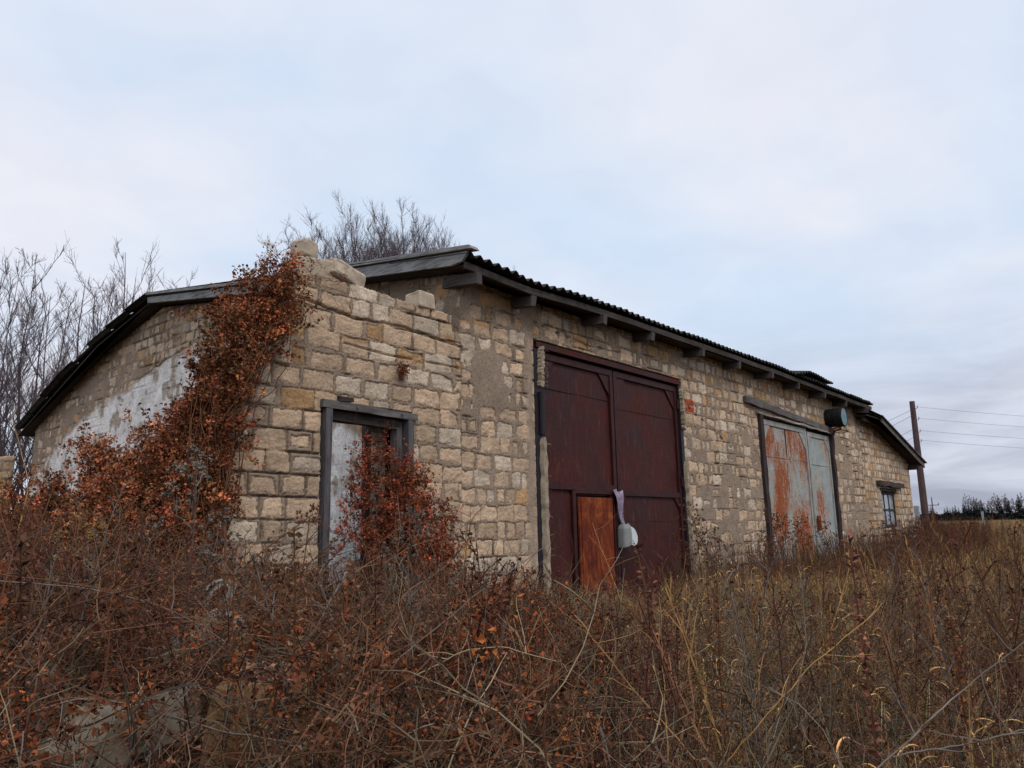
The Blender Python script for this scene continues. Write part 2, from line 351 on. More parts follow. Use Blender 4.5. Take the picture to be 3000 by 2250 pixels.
# ------------------------------------------------------------ masonry relief
STONE = np.array((.57, .410, .278)); OCHRE = np.array((.50, .305, .155)); PALE = np.array((.61, .49, .370)); MORT = np.array((.325, .244, .180))
def masonry(u, v, seed, ch, smear, lens=(.2, .42), big=None, ochre=None, crack=None, amp=1.0):
    """height and colour of coursed limestone blocks with smeared mortar, at points (u, v) in metres"""
    r = np.random.default_rng(seed)
    vv = v + .035 * (fbm(u * .35, v * .3, seed) - .5) + .012 * (vn(u * 1.7, v * 1.2, seed + 1) - .5)
    row = np.floor(vv / ch).astype(int); row0 = row.min(); row = row - row0; nr = row.max() + 1
    L = np.zeros_like(u); bl = np.zeros_like(u); bi = np.zeros(u.shape, int)
    umin, umax = u.min() - 1, u.max() + 1
    for k in range(nr):
        style = r.random()
        pool = lens if style < .55 else ((lens[0], lens[0] * 1.1, lens[1]) if style < .8 else (lens[1], lens[1] * .9))
        js = [umin - r.random() * .4]
        while js[-1] < umax: js.append(js[-1] + r.choice(pool) * r.uniform(.88, 1.12))
        js = np.array(js); m = row == k; i = np.searchsorted(js, u[m]) - 1; i = np.clip(i, 0, len(js) - 2)
        L[m] = u[m] - js[i]; bl[m] = js[i + 1] - js[i]; bi[m] = i
    rt = r.random((nr + 1, 400, 10))[row, bi % 400]
    z = vv - np.floor(vv / ch) * ch
    sm = smear(u, v)
    c = .005 + .012 * rt[..., 0] + sm * .10 * rt[..., 1] ** 1.3
    l = c * (.6 + 1.4 * rt[..., 2] * (.4 + sm)); rr = c * (.6 + 1.4 * rt[..., 3] * (.4 + sm))
    b = c * (.5 + .9 * rt[..., 4]); t = c * (.5 + .7 * rt[..., 5] * (.4 + sm))
    a1 = np.minimum(L - l, bl - rr - L); a2 = np.minimum(z - b, ch - t - z)
    k_ = .010; hh = np.clip(.5 + .5 * (a2 - a1) / k_, 0, 1); d = a2 * (1 - hh) + a1 * hh - k_ * hh * (1 - hh)
    rag = .6 * (fbm(u * 9, v * 9, seed + 2) - .5) + .7 * (fbm(u * 4.2, v * 5, seed + 4, 3) - .5); fine = (fbm(u * 30, v * 30, seed + 3, 3) - .5)
    d = d + rag * (.045 + .13 * sm) + fine * .020
    full = sst(.80, .93, rt[..., 6] * .55 + sm * .62)                 # blocks wholly under mortar
    d = d - full * .12
    st = sst(-.002, .004, d)
    h = (1 - st) * (.004 + .016 * (fbm(u * 2.5, v * 2.5, seed + 4) - .45) + .010 * (fbm(u * 16, v * 16, seed + 5, 3) - .5))
    h = h + st * (.013 * (rt[..., 7] - .5) + .020 * (fbm(u * 11, v * 17, seed + 6) - .5) + .010 * (fbm(u * 28, v * 34, seed + 2, 2) - .5) - .005 * np.exp(-d / .012))
    joint = np.minimum(np.minimum(L, bl - L), np.minimum(z, ch - z)) + rag * .02
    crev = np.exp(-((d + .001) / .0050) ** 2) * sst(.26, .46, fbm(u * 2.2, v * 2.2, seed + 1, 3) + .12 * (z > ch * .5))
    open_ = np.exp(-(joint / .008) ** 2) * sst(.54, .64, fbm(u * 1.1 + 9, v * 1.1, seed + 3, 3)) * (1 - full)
    h = h - amp * (.017 * crev + .045 * open_)
    if crack is not None: h = h - crack(u, v, ch, z)
    oc = ochre(u, v) if ochre is not None else np.full_like(u, .12)
    isoc = (rt[..., 8] < oc)[..., None]; ispale = ((rt[..., 8] > .72) & (rt[..., 8] > oc))[..., None]
    sc = np.where(isoc, OCHRE, np.where(ispale, PALE, STONE)) * (.78 + .38 * rt[..., 9])[..., None]
    strata = .86 + .3 * fbm(u * 5, v * 40, seed + 7, 3); blot = .8 + .4 * fbm(u * 6, v * 6, seed + 5, 3)
    sc = sc * (strata * blot)[..., None]
    mc = MORT * (.84 + .34 * fbm(u * 1.3, v * 1.3, seed + 6))[..., None] * (.9 + .2 * fbm(u * 14, v * 14, seed + 2, 2))[..., None]
    C = mc * (1 - st[..., None]) + sc * st[..., None]
    joint_shade = np.clip(crev * .62 + open_ * .7, 0, .9)[..., None]           # crevice shade painted into the colour along block edges and open joints
    C = C * (1 - joint_shade) + np.array((.05, .03, .02)) * joint_shade
    return h, C
def relief(name, us, vs, to_world, keep, surf, thick, parent, mat, flip=False):
    U, W = np.meshgrid(us, vs, indexing='ij'); nu, nv = U.shape
    H, C = surf(U, W)
    P = to_world(U, W, H).reshape(-1, 3); C = C.reshape(-1, 3)
    uc = (U[:-1, :-1] + U[1:, 1:]) / 2; vc = (W[:-1, :-1] + W[1:, 1:]) / 2; K = keep(uc, vc)
    idx = np.arange(nu * nv).reshape(nu, nv)
    a, b, c, d = idx[:-1, :-1], idx[1:, :-1], idx[1:, 1:], idx[:-1, 1:]
    Q = np.stack([a, b, c, d], -1)[K]
    Kp = np.pad(K, 1); k0 = Kp[1:-1, 1:-1]
    E = []
    for nb, e in ((Kp[1:-1, :-2], (a, b)), (Kp[2:, 1:-1], (b, c)), (Kp[1:-1, 2:], (c, d)), (Kp[:-2, 1:-1], (d, a))):
        m = k0 & ~nb; E.append(np.stack([e[0][m], e[1][m]], 1))
    E = np.concatenate(E)
    ev = np.unique(E); back = to_world(U, W, np.full_like(U, -thick)).reshape(-1, 3)[ev]
    mp = np.zeros(nu * nv, int); mp[ev] = np.arange(len(ev)) + nu * nv
    # ring of intermediate loops keeps colour variation on the reveals
    S = np.stack([E[:, 1], E[:, 0], mp[E[:, 0]], mp[E[:, 1]]], 1)
    V = np.concatenate([P, back]); C = np.concatenate([C, C[ev] * .9])
    F = np.concatenate([Q, S]); used = np.zeros(len(V), bool); used[F.ravel()] = True
    re = np.cumsum(used) - 1; F = re[F]; V = V[used]; C = C[used]
    if flip: F = F[:, ::-1]
    return mesh_np(name, V, F, mat, parent, C, smooth=True)
def inpoly(x, y, poly):
    c = np.zeros(x.shape, bool); n = len(poly)
    for i in range(n):
        x1, y1 = poly[i]; x2, y2 = poly[(i + 1) % n]
        if y1 == y2: continue
        c ^= ((y1 > y) != (y2 > y)) & (x < (x2 - x1) * (y - y1) / (y2 - y1) + x1)
    return c
FW = lambda U, W, H: np.stack([U, YF - H, W], -1)

# ------------------------------------------------------------ the barn
XG = 7.30; XE = 24.75
barn = thing('stone_barn', (16, 15.2, .2), 'long limestone block barn with corrugated roof, maroon gate and peeling blue gate', 'barn')
def smear_main(u, v):
    s = .38 + .85 * (fbm(u * .55, v * .75, 21, 3) - .30)
    s = s - .12 * sst(7.0, 7.5, u) * (1 - sst(8.6, 9.0, u)) * sst(2.6, 3.2, v) - .30 * (1 - sst(8.6, 9.4, u)) * (1 - sst(2.6, 3.1, v)) + .55 * np.exp(-(((u - 7.85) / .30) ** 4 + ((v - 3.62) / .36) ** 4)) * 3
    s = s + .30 * np.exp(-((u - 8.72) / .12) ** 2) * 2 + .25 * sst(22, 22.6, u) * (1 - sst(24.3, 25, u))
    s = s + .25 * sst(4.2, 4.6, v) * sst(12.5, 13, u) * 0
    return np.clip(s, 0, 1.6)
def ochre_main(u, v): return .02 + .36 * sst(4.15, 4.4, v)
def crack_main(u, v, ch, z):
    c = 0
    for pts in ([(8.9, 4.62), (9.6, 4.55), (10.4, 4.5), (11.4, 4.55)], [(6.9, 4.05), (7.3, 3.95), (7.42, 3.6), (7.5, 3.2)], [(13.5, 4.0), (13.9, 3.75), (14.6, 3.55), (15.2, 3.3)], [(14.2, 2.6), (14.35, 2.25), (14.3, 1.9)]):
        for (x0, y0), (x1, y1) in zip(pts, pts[1:]):
            t = np.clip(((u - x0) * (x1 - x0) + (v - y0) * (y1 - y0)) / ((x1 - x0) ** 2 + (y1 - y0) ** 2), 0, 1)
            dd = np.hypot(u - x0 - t * (x1 - x0), v - y0 - t * (y1 - y0)) + .05 * (vn(u * 11, v * 11, 5) - .5)
            c = c + .05 * np.exp(-(dd / .012) ** 2)
    return np.minimum(c, .06)
def surf_main(u, v):
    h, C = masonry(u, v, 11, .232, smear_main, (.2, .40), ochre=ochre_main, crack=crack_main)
    # two red bricks let into the wall beside the maroon gate
    bm = (np.abs(u - 13.78) < .19) & (np.abs(v - 3.86) < .13); mid = bm & (np.abs(v - 3.86) > .012)
    C = np.where(bm[..., None], np.where(mid[..., None], np.array((.36, .07, .03)) * (.8 + .5 * fbm(u * 20, v * 20, 3))[..., None], MORT), C)
    jm = np.exp(-((u - 8.77) / .09) ** 2) * (v < 4.35)      # plain render next to the gate jamb
    h = h * (1 - jm); C = C * (1 - jm[..., None]) + MORT * 1.18 * jm[..., None]
    return h, C
wall_top = lambda u: np.interp(u, [7.2, 8.5, 13, 20, 24.7], [4.98, 4.93, 5.0, 5.0, 4.96])
def keep_main(u, v):
    k = (v < wall_top(u)) & (u < XE + .0)
    k &= ~((u > 8.86) & (u < 13.47) & (v < 4.36))
    k &= ~((u > 17.08) & (u < 22.12) & (v < 4.03))
    return k
us = np.concatenate([np.arange(7.30, 14, .0125), np.arange(14, XE + .02, .021)]); vs = np.arange(.10, 5.03, .0125)
relief('front_wall', us, vs, FW, keep_main, surf_main, .35, barn, M['masonry'])
b = MB(); b.box((7.45, YF + .36, .0), (8.80, YF + .45, 4.9)); b.box((13.5, YF + .36, 0), (17.0, YF + .45, 4.9)); b.box((22.2, YF + .36, 0), (24.6, YF + .45, 4.9)); b.box((8.80, YF + .36, 4.4), (13.5, YF + .45, 4.9)); b.box((17.0, YF + .36, 4.1), (22.2, YF + .45, 4.9))
b.build('inner_wall_face', M['stone'], barn)
# gable wall, plane X = XG, seen from -X
rake_y = [6.6, 9.0, 12.4, 15.97, 18.6, 20.6, 23.3]; rake_z = [4.98, 5.36, 5.87, 6.42, 5.92, 5.35, 4.36]
RK = lambda y: np.interp(y, rake_y, rake_z)
GW = lambda U, W, H: np.stack([XG - H, U, W], -1)
def smear_g(u, v): return np.clip(.62 + .6 * (fbm(u * .5, v * .7, 31, 3) - .35) - .5 * np.exp(-((u - 14.6) / 1.6) ** 2 - ((v - 5.4) / .6) ** 2), 0, 1.4)
def white_g(u, v):
    top = np.interp(u, [7.4, 9.2, 10, 14, 15.4, 16.5, 20, 23.2], [3.1, 3.1, 3.6, 4.9, 5.05, 5.1, 4.22, 2.9])
    w = sst(-.10, .16, top - v + .75 * (fbm(u * .8, v * 1.1, 41, 4) - .5))
    holes = sst(.55, .66, fbm(u * 3.2 + 4, v * 2.6, 42, 4)) * .8
    return w * (1 - holes)
def surf_g(u, v):
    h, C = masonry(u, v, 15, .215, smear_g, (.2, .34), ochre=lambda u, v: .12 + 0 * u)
    w = white_g(u, v)
    C = C * (1 - w[..., None]) + (np.array((.86, .82, .79)) * (.72 + .45 * fbm(u * 4, v * 4, 43, 4))[..., None]) * w[..., None]
    h = h * (1 - .55 * w) + .02 * w * (fbm(u * 7, v * 5, 44, 4) - .5)
    # loosened, bulging blocks under the ridge
    bg = np.exp(-(((u - 15.4) / .55) ** 2 + ((v - 5.55 - .1 * np.sin(u * 5)) / .28) ** 2))
    h = h + bg * .09 * (np.floor(fbm(u * 3, v * 4.5, 45, 2) * 6) / 3 - .6)
    cr_ = np.abs((v - 5.15) - .38 * (15.6 - u) * .4 + .10 * (vn(u * 5, v * 5, 3) - .5)); h = h - .08 * np.exp(-(cr_ / .018) ** 2) * np.exp(-((u - 15.6) / 1.1) ** 2)
    return h, C
def keep_g(u, v): return (v < RK(u) - .06) & ~((u > 7.6) & (u < 9.05) & (v < 3.42))
relief('gable_wall', np.arange(YF + .02, 23.0, .024), np.arange(.1, 6.5, .022), GW, keep_g, surf_g, .35, barn, M['masonry'], flip=True)
# rear and far end walls (plain, seen only from other places)
b = MB(); b.box((XG + .3, 22.75, 0), (XE, 23.05, 4.5)); b.prism([(YF + .4, 0), (22.9, 0), (22.9, 4.45), (15.97, 6.36), (YF + .4, 4.95)], 0, XE - .3, XE - .02)
b.box((XG + .1, YF + .5, .0), (XE - .3, 22.7, .12))
b.build('rear_wall', M['stone'], barn)
# door posts of the opening in the gable wall
b = MB(); b.beam((XG - .04, 9.0, .2), (XG - .04, 9.02, 3.44), .10, .09, 4, .006, (0, 1, 0)); b.beam((XG - .04, 7.55, 3.44), (XG - .04, 9.2, 3.46), .12, .13, 3, .006)
b.build('inner_door_frame', M['darkwood_z'], barn)

# corrugated roof: two slopes, separate sheets with small jumps
def corr_roof(name, x0, x1, prof_y, prof_z, parent, eave_fn=None, sheet=.98, rowlen=1.55, seed=3, lift=.03, step=.022):
    r = np.random.default_rng(seed); mb = MB()
    ys = np.array(prof_y); zs = np.array(prof_z); total = np.concatenate([[0], np.cumsum(np.hypot(np.diff(ys), np.diff(zs)))])
    nrow = max(1, int(round(total[-1] / rowlen))); ncol = int(math.ceil((x1 - x0) / sheet))
    for i in range(nrow):
        sA = total[-1] * i / nrow - (.12 if i else 0); sB = total[-1] * (i + 1) / nrow
        for j in range(ncol):
            xa = x0 + j * sheet; xb = min(x1, xa + sheet + .05); off = r.uniform(-.04, .04) if i == 0 else r.uniform(-.03, .03)
            if j == 0: xa += r.uniform(-.07, .05)
            X = np.arange(xa, xb + .001, .0245); S = np.linspace(sA + off, sB, 4)
            dz = r.uniform(0, .018); tilt = r.uniform(-.012, .012)
            G, SS = np.meshgrid(X, S, indexing='ij'); Yc = np.interp(SS, total, ys); Zc = np.interp(SS, total, zs)
            Yc = Yc + np.where(SS < 0, SS, 0)
            fr = (SS - sA) / (sB - sA)
            Z = Zc + .030 * np.cos((G - x0) * 2 * np.pi / .185) + lift + (1 - fr) * step + dz + tilt * (G - xa) + .008 * r.random()
            if eave_fn is not None: Z = Z + eave_fn(G)
            V = np.stack([G, Yc, Z], -1).reshape(-1, 3); n, m = G.shape; k = np.arange(n * m).reshape(n, m)
            Q = np.stack([k[:-1, :-1], k[1:, :-1], k[1:, 1:], k[:-1, 1:]], -1).reshape(-1, 4)
            V2 = V - (0, 0, .012); nb = n * m
            # rim all round so that the sheet has thickness
            loop = np.concatenate([k[:, 0], k[-1, 1:], k[-2::-1, -1], k[0, -2:0:-1]]); lr = np.roll(loop, -1)
            S4 = np.stack([loop, lr, lr + nb, loop + nb], 1)
            mb.add(np.concatenate([V, V2]), np.concatenate([Q, Q[:, ::-1] + nb, S4[:, ::-1]]))
    return mb.build(name, M['slate'], parent)
eave_x = [6.9, 8.5, 10.2, 13.4, 18, 21, 24.8]; eave_d = [.0, -.045, .0, .055, .06, .03, .01]
EV = lambda x: np.interp(x, eave_x, eave_d) + .028 * (fbm(np.asarray(x, float) * .55, np.zeros_like(np.asarray(x, float)), 12, 3) - .5) * 2
corr_roof('roof', 6.98, 24.95, [6.62, 9.0, 12.4, 15.97], [5.02, 5.42, 5.94, 6.52], barn, EV, seed=3)
o = corr_roof('roof', 6.93, 24.95, [23.45, 20.6, 18.6, 15.99], [4.34, 5.42, 6.0, 6.53], barn, seed=4, rowlen=.95, step=.045)
# one loose sheet lying crooked on the eave
mbl = MB(); X = np.arange(18.6, 21.1, .04); Yv = np.linspace(6.55, 7.7, 3); G, YY = np.meshgrid(X, Yv, indexing='ij')
Z = 5.15 + .16 * (YY - 6.5) + .028 * np.cos(G * 34) + .13 * sst(18.6, 19.4, G) * (1 - .5 * sst(19.6, 21, G)) ; V = np.stack([G, YY, Z], -1).reshape(-1, 3); n, m = G.shape; k = np.arange(n * m).reshape(n, m)
Q = np.stack([k[:-1, :-1], k[1:, :-1], k[1:, 1:], k[:-1, 1:]], -1).reshape(-1, 4); mbl.add(np.concatenate([V, V - (0, 0, .02)]), np.concatenate([Q, Q[:, ::-1] + n * m])); mbl.build('loose_roof_sheet', M['slate'], barn)
# roof boarding under the sheets
b = MB()
for (ya, za), (yb, zb) in zip([(6.75, 4.985), (12.4, 5.85)], [(12.4, 5.85), (15.97, 6.44)]): b.prism([(ya, za - .03), (yb, zb - .03), (yb, zb), (ya, za)], 0, 7.03, 24.85)
b.prism([(15.97, 6.41), (18.6, 5.90), (23.4, 4.25), (23.4, 4.28), (18.6, 5.93), (15.97, 6.44)], 0, 7.03, 24.85)
b.build('roof_boarding', M['darkwood'], barn)
# eave board following the sag
b = MB(); xs = np.linspace(6.98, 24.85, 40)
for x0, x1 in zip(xs, xs[1:]):
    b.beam((x0, 6.70, 4.955 + EV(x0)), (x1, 6.70, 4.955 + EV(x1)), .035, .095)
b.build('eave_board', M['darkwood'], barn)
# rafter ends
for i, x in enumerate([7.22, 8.42, 10.2, 11.8, 13.7, 15.45, 17.1, 18.85, 20.65, 22.5, 24.3]):
    b = MB(); z = 4.90 + EV(x); L = 6.66 + [.0, .04, -.02, .03][i % 4]
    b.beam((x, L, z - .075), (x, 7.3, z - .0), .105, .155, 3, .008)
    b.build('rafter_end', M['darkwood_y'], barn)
# barge boards on the front slope of the gable
b = MB(); b.prism([(6.72, 5.00), (6.92, 4.985), (8.66, 5.235), (12.4, 5.78), (15.94, 6.37), (15.97, 6.50), (12.4, 5.93), (9.0, 5.45), (6.60, 5.11)], 0, 6.94, 6.985)
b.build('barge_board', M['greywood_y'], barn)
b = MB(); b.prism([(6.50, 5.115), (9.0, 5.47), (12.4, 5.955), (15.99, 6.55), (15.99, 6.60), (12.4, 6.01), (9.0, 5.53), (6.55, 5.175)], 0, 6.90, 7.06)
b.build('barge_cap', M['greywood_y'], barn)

# maroon gate
gate = MB(); gate.box((8.9, YF + .16, .22), (13.45, YF + .19, 4.30)); gate = gate.build('maroon_gate', M['reddark'], barn)
setp(gate, 'double leaf steel gate painted dark maroon')
def sheet_panel(x0, x1, z0, z1, y, n=0.006, seed=0):
    U, W = np.meshgrid(np.linspace(x0, x1, 40), np.linspace(z0, z1, 60), indexing='ij')
    h = n * 2 * (fbm(U * 1.2, W * 1.2, 50 + seed, 3) - .5) + n * .5 * (fbm(U * 6, W * 6, 52 + seed, 3) - .5)
    V = np.stack([U, y + h, W], -1).reshape(-1, 3); k = np.arange(U.size).reshape(U.shape)
    return V, np.stack([k[:-1, :-1], k[1:, :-1], k[1:, 1:], k[:-1, 1:]], -1).reshape(-1, 4)
def leaf(x0, x1, z0, z1, y, mid, mat, framemat, parent, name, gus=.32, fw=.085, seams=(), wick=None, bar=True, d=.05):
    mb = MB()
    if wick is None: mb.add(*sheet_panel(x0, x1, z0, z1, y, .013, int(x0)))
    else:
        a, c_, t = wick
        mb.add(*sheet_panel(x0, x1, t, z1, y, .013, int(x0))); mb.add(*sheet_panel(x0, a, z0, t, y, .006, 3)); mb.add(*sheet_panel(c_, x1, z0, t, y, .003, 4))
    for zz, xa, xb in seams: mb.box((xa, y - .010, zz - .007), (xb, y + .0, zz + .007))
    L = mb.build(name, mat, parent)
    f = MB()
    f.box((x0, y - d, z0), (x0 + fw, y - .002, z1)); f.box((x1 - fw, y - d, z0), (x1, y - .002, z1))
    f.box((x0 + fw, y - d, z1 - fw * 1.2), (x1 - fw, y - .002, z1))
    if bar: f.box((x0 + fw, y - d + .004, mid - .05), (x1 - fw, y - .002, mid + .05))
    for (gx, gz, sx, sz) in ((x0 + fw, z1 - fw * 1.2, 1, -1), (x1 - fw, z1 - fw * 1.2, -1, -1), (x0 + fw, mid - .05, 1, -1), (x1 - fw, mid - .05, -1, -1), (x0 + fw, mid + .05, 1, 1), (x1 - fw, mid + .05, -1, 1)):
        small = gz != z1 - fw * 1.2
        g = gus * (.6 if small else 1)
        if small and not bar: continue
        if name == 'gate_leaf' and small and sz == 1: continue
        f.prism([(gx, gz), (gx + sx * g, gz), (gx, gz + sz * g * 1.1)], 1, y - d * .6, y - .004)
    f.build('leaf_frame', framemat, L)
    return L
yl = YF + .10
leafL = leaf(9.06, 11.10, .30, 4.20, yl, 2.16, M['red'], M['reddark'], gate, 'gate_leaf', seams=((3.66, 9.14, 11.0),), wick=(9.88, 11.0, 2.03))
leafR = leaf(11.13, 13.36, .30, 4.20, yl, 2.10, M['red'], M['reddark'], gate, 'gate_leaf', seams=((3.55, 11.25, 13.28), (1.62, 11.25, 13.28)))
b = MB(); b.box((8.93, YF - .01, 4.24), (13.46, YF + .12, 4.33)); b.build('gate_header', M['red'], gate)
b = MB(); b.box((9.82, yl - .055, .3), (9.90, yl - .01, 2.10)); b.box((10.97, yl - .05, .3), (11.03, yl - .01, 2.10)); b.box((9.90, yl - .05, 2.06), (10.97, yl - .01, 2.12)); b.build('wicket_frame', M['reddark'], gate)
b = MB(); V, Q = sheet_panel(9.94, 10.90, .28, 2.0, yl - .075, .010, 9); b.add(V, Q); b.box((9.94, yl - .066, .28), (10.90, yl - .05, 2.0)); wk = b.build('wicket_door', M['rust'], gate); setp(wk, 'small wicket door covered in bright orange rust')
b = MB(); b.box((9.985, yl - .095, .3), (10.015, yl - .07, 1.99)); b.build('wicket_edge_strip', M['rust'], wk)
for lf_, hx in ((leafL, 9.07), (leafR, 13.35)):
    for hz in (.85, 2.35, 3.85):
        b = MB(); b.tube([(hx, yl - .075, hz - .09), (hx, yl - .075, hz + .09)], .022, 8); b.build('hinge', M['reddark'], lf_)
b = MB(); b.tube([(11.17, yl - .06, 1.75), (11.17, yl - .12, 1.75), (11.17, yl - .12, 1.98), (11.17, yl - .06, 1.98)], .010, 6); b.build('pull_handle', M['rust'], leafR)
# jambs with torn insulation strips
b = MB(); b.box((8.88, YF - .0, .3), (9.05, YF + .11, 4.22)); b.build('gate_post', M['pipe'], gate)
b = MB(); b.box((13.37, YF - .0, .3), (13.47, YF + .11, 4.22)); b.build('gate_post', M['pipe'], gate)
b = MB(); b.tube([(9.0, YF - .03, z) for z in np.linspace(2.9, 3.55, 5)], .045, 8); b.build('hinge_pipe', M['pipe'], gate)
def foam(pts, w0, name='insulation_strip'):
    n = 26; z0, z1, x0, x1, y = pts; mb = MB(); P = []
    zs_ = np.linspace(z0, z1, n); V = []
    for i, z in enumerate(zs_):
        t = i / (n - 1); xc = x0 + (x1 - x0) * t + rng.uniform(-.008, .008); w = w0 * (.75 + .5 * rng.random()) * (1 if 0 < i < n - 1 else .3)
        V += [(xc - w / 2, y + .03, z), (xc - w * .28, y - .03 + rng.uniform(-.012, .012), z), (xc + w * .3, y - .035 + rng.uniform(-.012, .012), z), (xc + w / 2, y + .03, z)]
    Q = [(4 * i + j, 4 * i + (j + 1) % 4, 4 * i + 4 + (j + 1) % 4, 4 * i + 4 + j) for i in range(n - 1) for j in range(4)]
    mb.add(V, Q)
    for k in range(9):                                   # loose threads
        i = rng.integers(1, n - 1); z = zs_[i]; x = x0 + (x1 - x0) * i / (n - 1) + w0 * .45
        mb.tube([(x, y - .02, z), (x + .03, y - .05, z + rng.uniform(-.02, .03)), (x + .05 * rng.random() + .02, y - .06, z - .06 * rng.random())], .004, 3)
    return mb.build(name, M['foam'], gate)
foam((3.62, 4.26, 9.00, 9.03, YF - .03), .11); foam((.45, 2.86, 9.03, 9.02, YF - .03), .12)
foam((3.35, 4.18, 13.46, 13.42, YF - .03), .07); foam((.6, 2.75, 13.50, 13.44, YF - .03), .10)

# peeling blue gate
yb = YF + .03
bg = MB(); bg.box((17.08, YF + .12, .2), (22.12, YF + .16, 4.02)); bg = bg.build('blue_gate', M['darkwood_z'], barn); setp(bg, 'double leaf gate with peeling pale blue paint and red rust')
leaf(17.30, 20.18, .3, 3.96, yb, 3.10, M['blue'], M['whitewood_z'], bg, 'blue_leaf', gus=.40, fw=.10, seams=((3.10, 17.4, 20.08),), bar=False, d=.028)
leaf(20.24, 21.90, .3, 3.90, yb, 3.08, M['blue'], M['whitewood_z'], bg, 'blue_leaf', gus=.28, fw=.10, seams=((3.06, 20.34, 21.8),), bar=False, d=.028)
b = MB(); b.box((18.75, yb - .012, 3.14), (18.78, yb, 3.85)); b.build('sheet_seam', M['darkwood_z'], bg)
b = MB(); b.beam((17.17, YF - .02, .2), (17.16, YF - .02, 4.02), .17, .12, 9, .012, (0, 1, 0)); b.build('gate_post', M['darkwood_z'], bg)
b = MB(); b.beam((22.0, YF - .02, .2), (21.97, YF - .02, 4.0), .14, .12, 12, .022, (0, 1, 0)); b.build('gate_post', M['darkwood_z'], bg)
b = MB(); b.beam((16.35, YF - .04, 4.30), (22.25, YF - .03, 4.06), .10, .15, 16, .014); b.build('lintel_beam', M['greywood'], bg)
b = MB(); b.beam((17.0, YF - .05, 4.07), (21.9, YF - .05, 3.99), .07, .05, 12, .012); b.build('torn_weatherstrip', M['whitewood'], bg)
b = MB(); b.box((20.33, yb - .09, 1.35), (20.52, yb - .05, 1.72)); b.box((20.36, yb - .12, 1.45), (20.44, yb - .09, 1.62)); b.build('lock_plate', M['rust'], bg)

# black drum sticking out of the wall over the blue gate
dr = thing('vent_drum', (21.9, YF, 4.1), 'black round drum with pale blue lid sticking out of the wall above the blue gate', 'drum')
b = MB(); b.tube([(21.9, YF - t, 4.40) for t in (-.05, .1, .22, .24, .42, .45)], [.255, .255, .255, .27, .27, .26], 28); b.build('body', M['black'], dr)
b = MB(); b.tube([(21.9, YF - t, 4.40) for t in (.452, .465)], [.24, .235], 28); b.build('lid', M['lid'], dr)
b = MB(); b.tube([(21.9 + .258 * math.cos(a), YF - .46, 4.4 + .258 * math.sin(a)) for a in np.linspace(0, 2 * np.pi, 29)], .014, 5, cap=False); b.build('rim', M['black'], dr)
b = MB(); b.tube([(21.95, YF - .42, 4.15), (22.0, YF - .5, 4.0), (22.1, YF - .3, 3.98), (22.15, YF - .1, 4.03), (22.2, YF - .02, 3.9)], .012, 5); b.build('cable', M['black'], dr)
b = MB(); b.beam((21.72, YF - .3, 4.10), (21.72, YF + .0, 4.02), .03, .04); b.beam((21.72, YF - .30, 4.12), (22.08, YF - .30, 4.12), .03, .03); b.beam((22.08, YF - .3, 4.10), (22.08, YF + .0, 4.02), .03, .04); b.build('bracket', M['rust'], dr)

# rag and canister on the maroon gate
def cloth():
    U, W = np.meshgrid(np.linspace(0, 1, 14), np.linspace(0, 1, 26), indexing='ij')
    wid = .34 * (1 - .72 * W) ; x = 10.90 + .02 + U * wid + .20 * W * (1 - .1 * U) ; z = 2.13 - .62 * W - .10 * U * W + .02 * np.sin(U * 9)
    y = yl - .085 - .03 * np.sin(U * 11 + W * 3) - .02 * np.sin(W * 8)
    V = np.stack([x, y, z], -1).reshape(-1, 3); k = np.arange(U.size).reshape(U.shape); Q = np.stack([k[:-1, :-1], k[1:, :-1], k[1:, 1:], k[:-1, 1:]], -1).reshape(-1, 4)
    V2 = V + (0, .006, 0); mb = MB(); mb.add(np.concatenate([V, V2]), np.concatenate([Q, Q[:, ::-1] + len(V)]))
    return mb.build('rag', M['cloth'], None, loc=(11, yl - .1, 2.1), smooth=True)
setp(cloth(), 'faded lilac rag hanging from the top corner of the rusty wicket door', 'rag')
cn = thing('plastic_canister', (11.15, YF - .08, 1.1), 'cut open grey and white plastic canister hanging over the gate lock', 'canister')
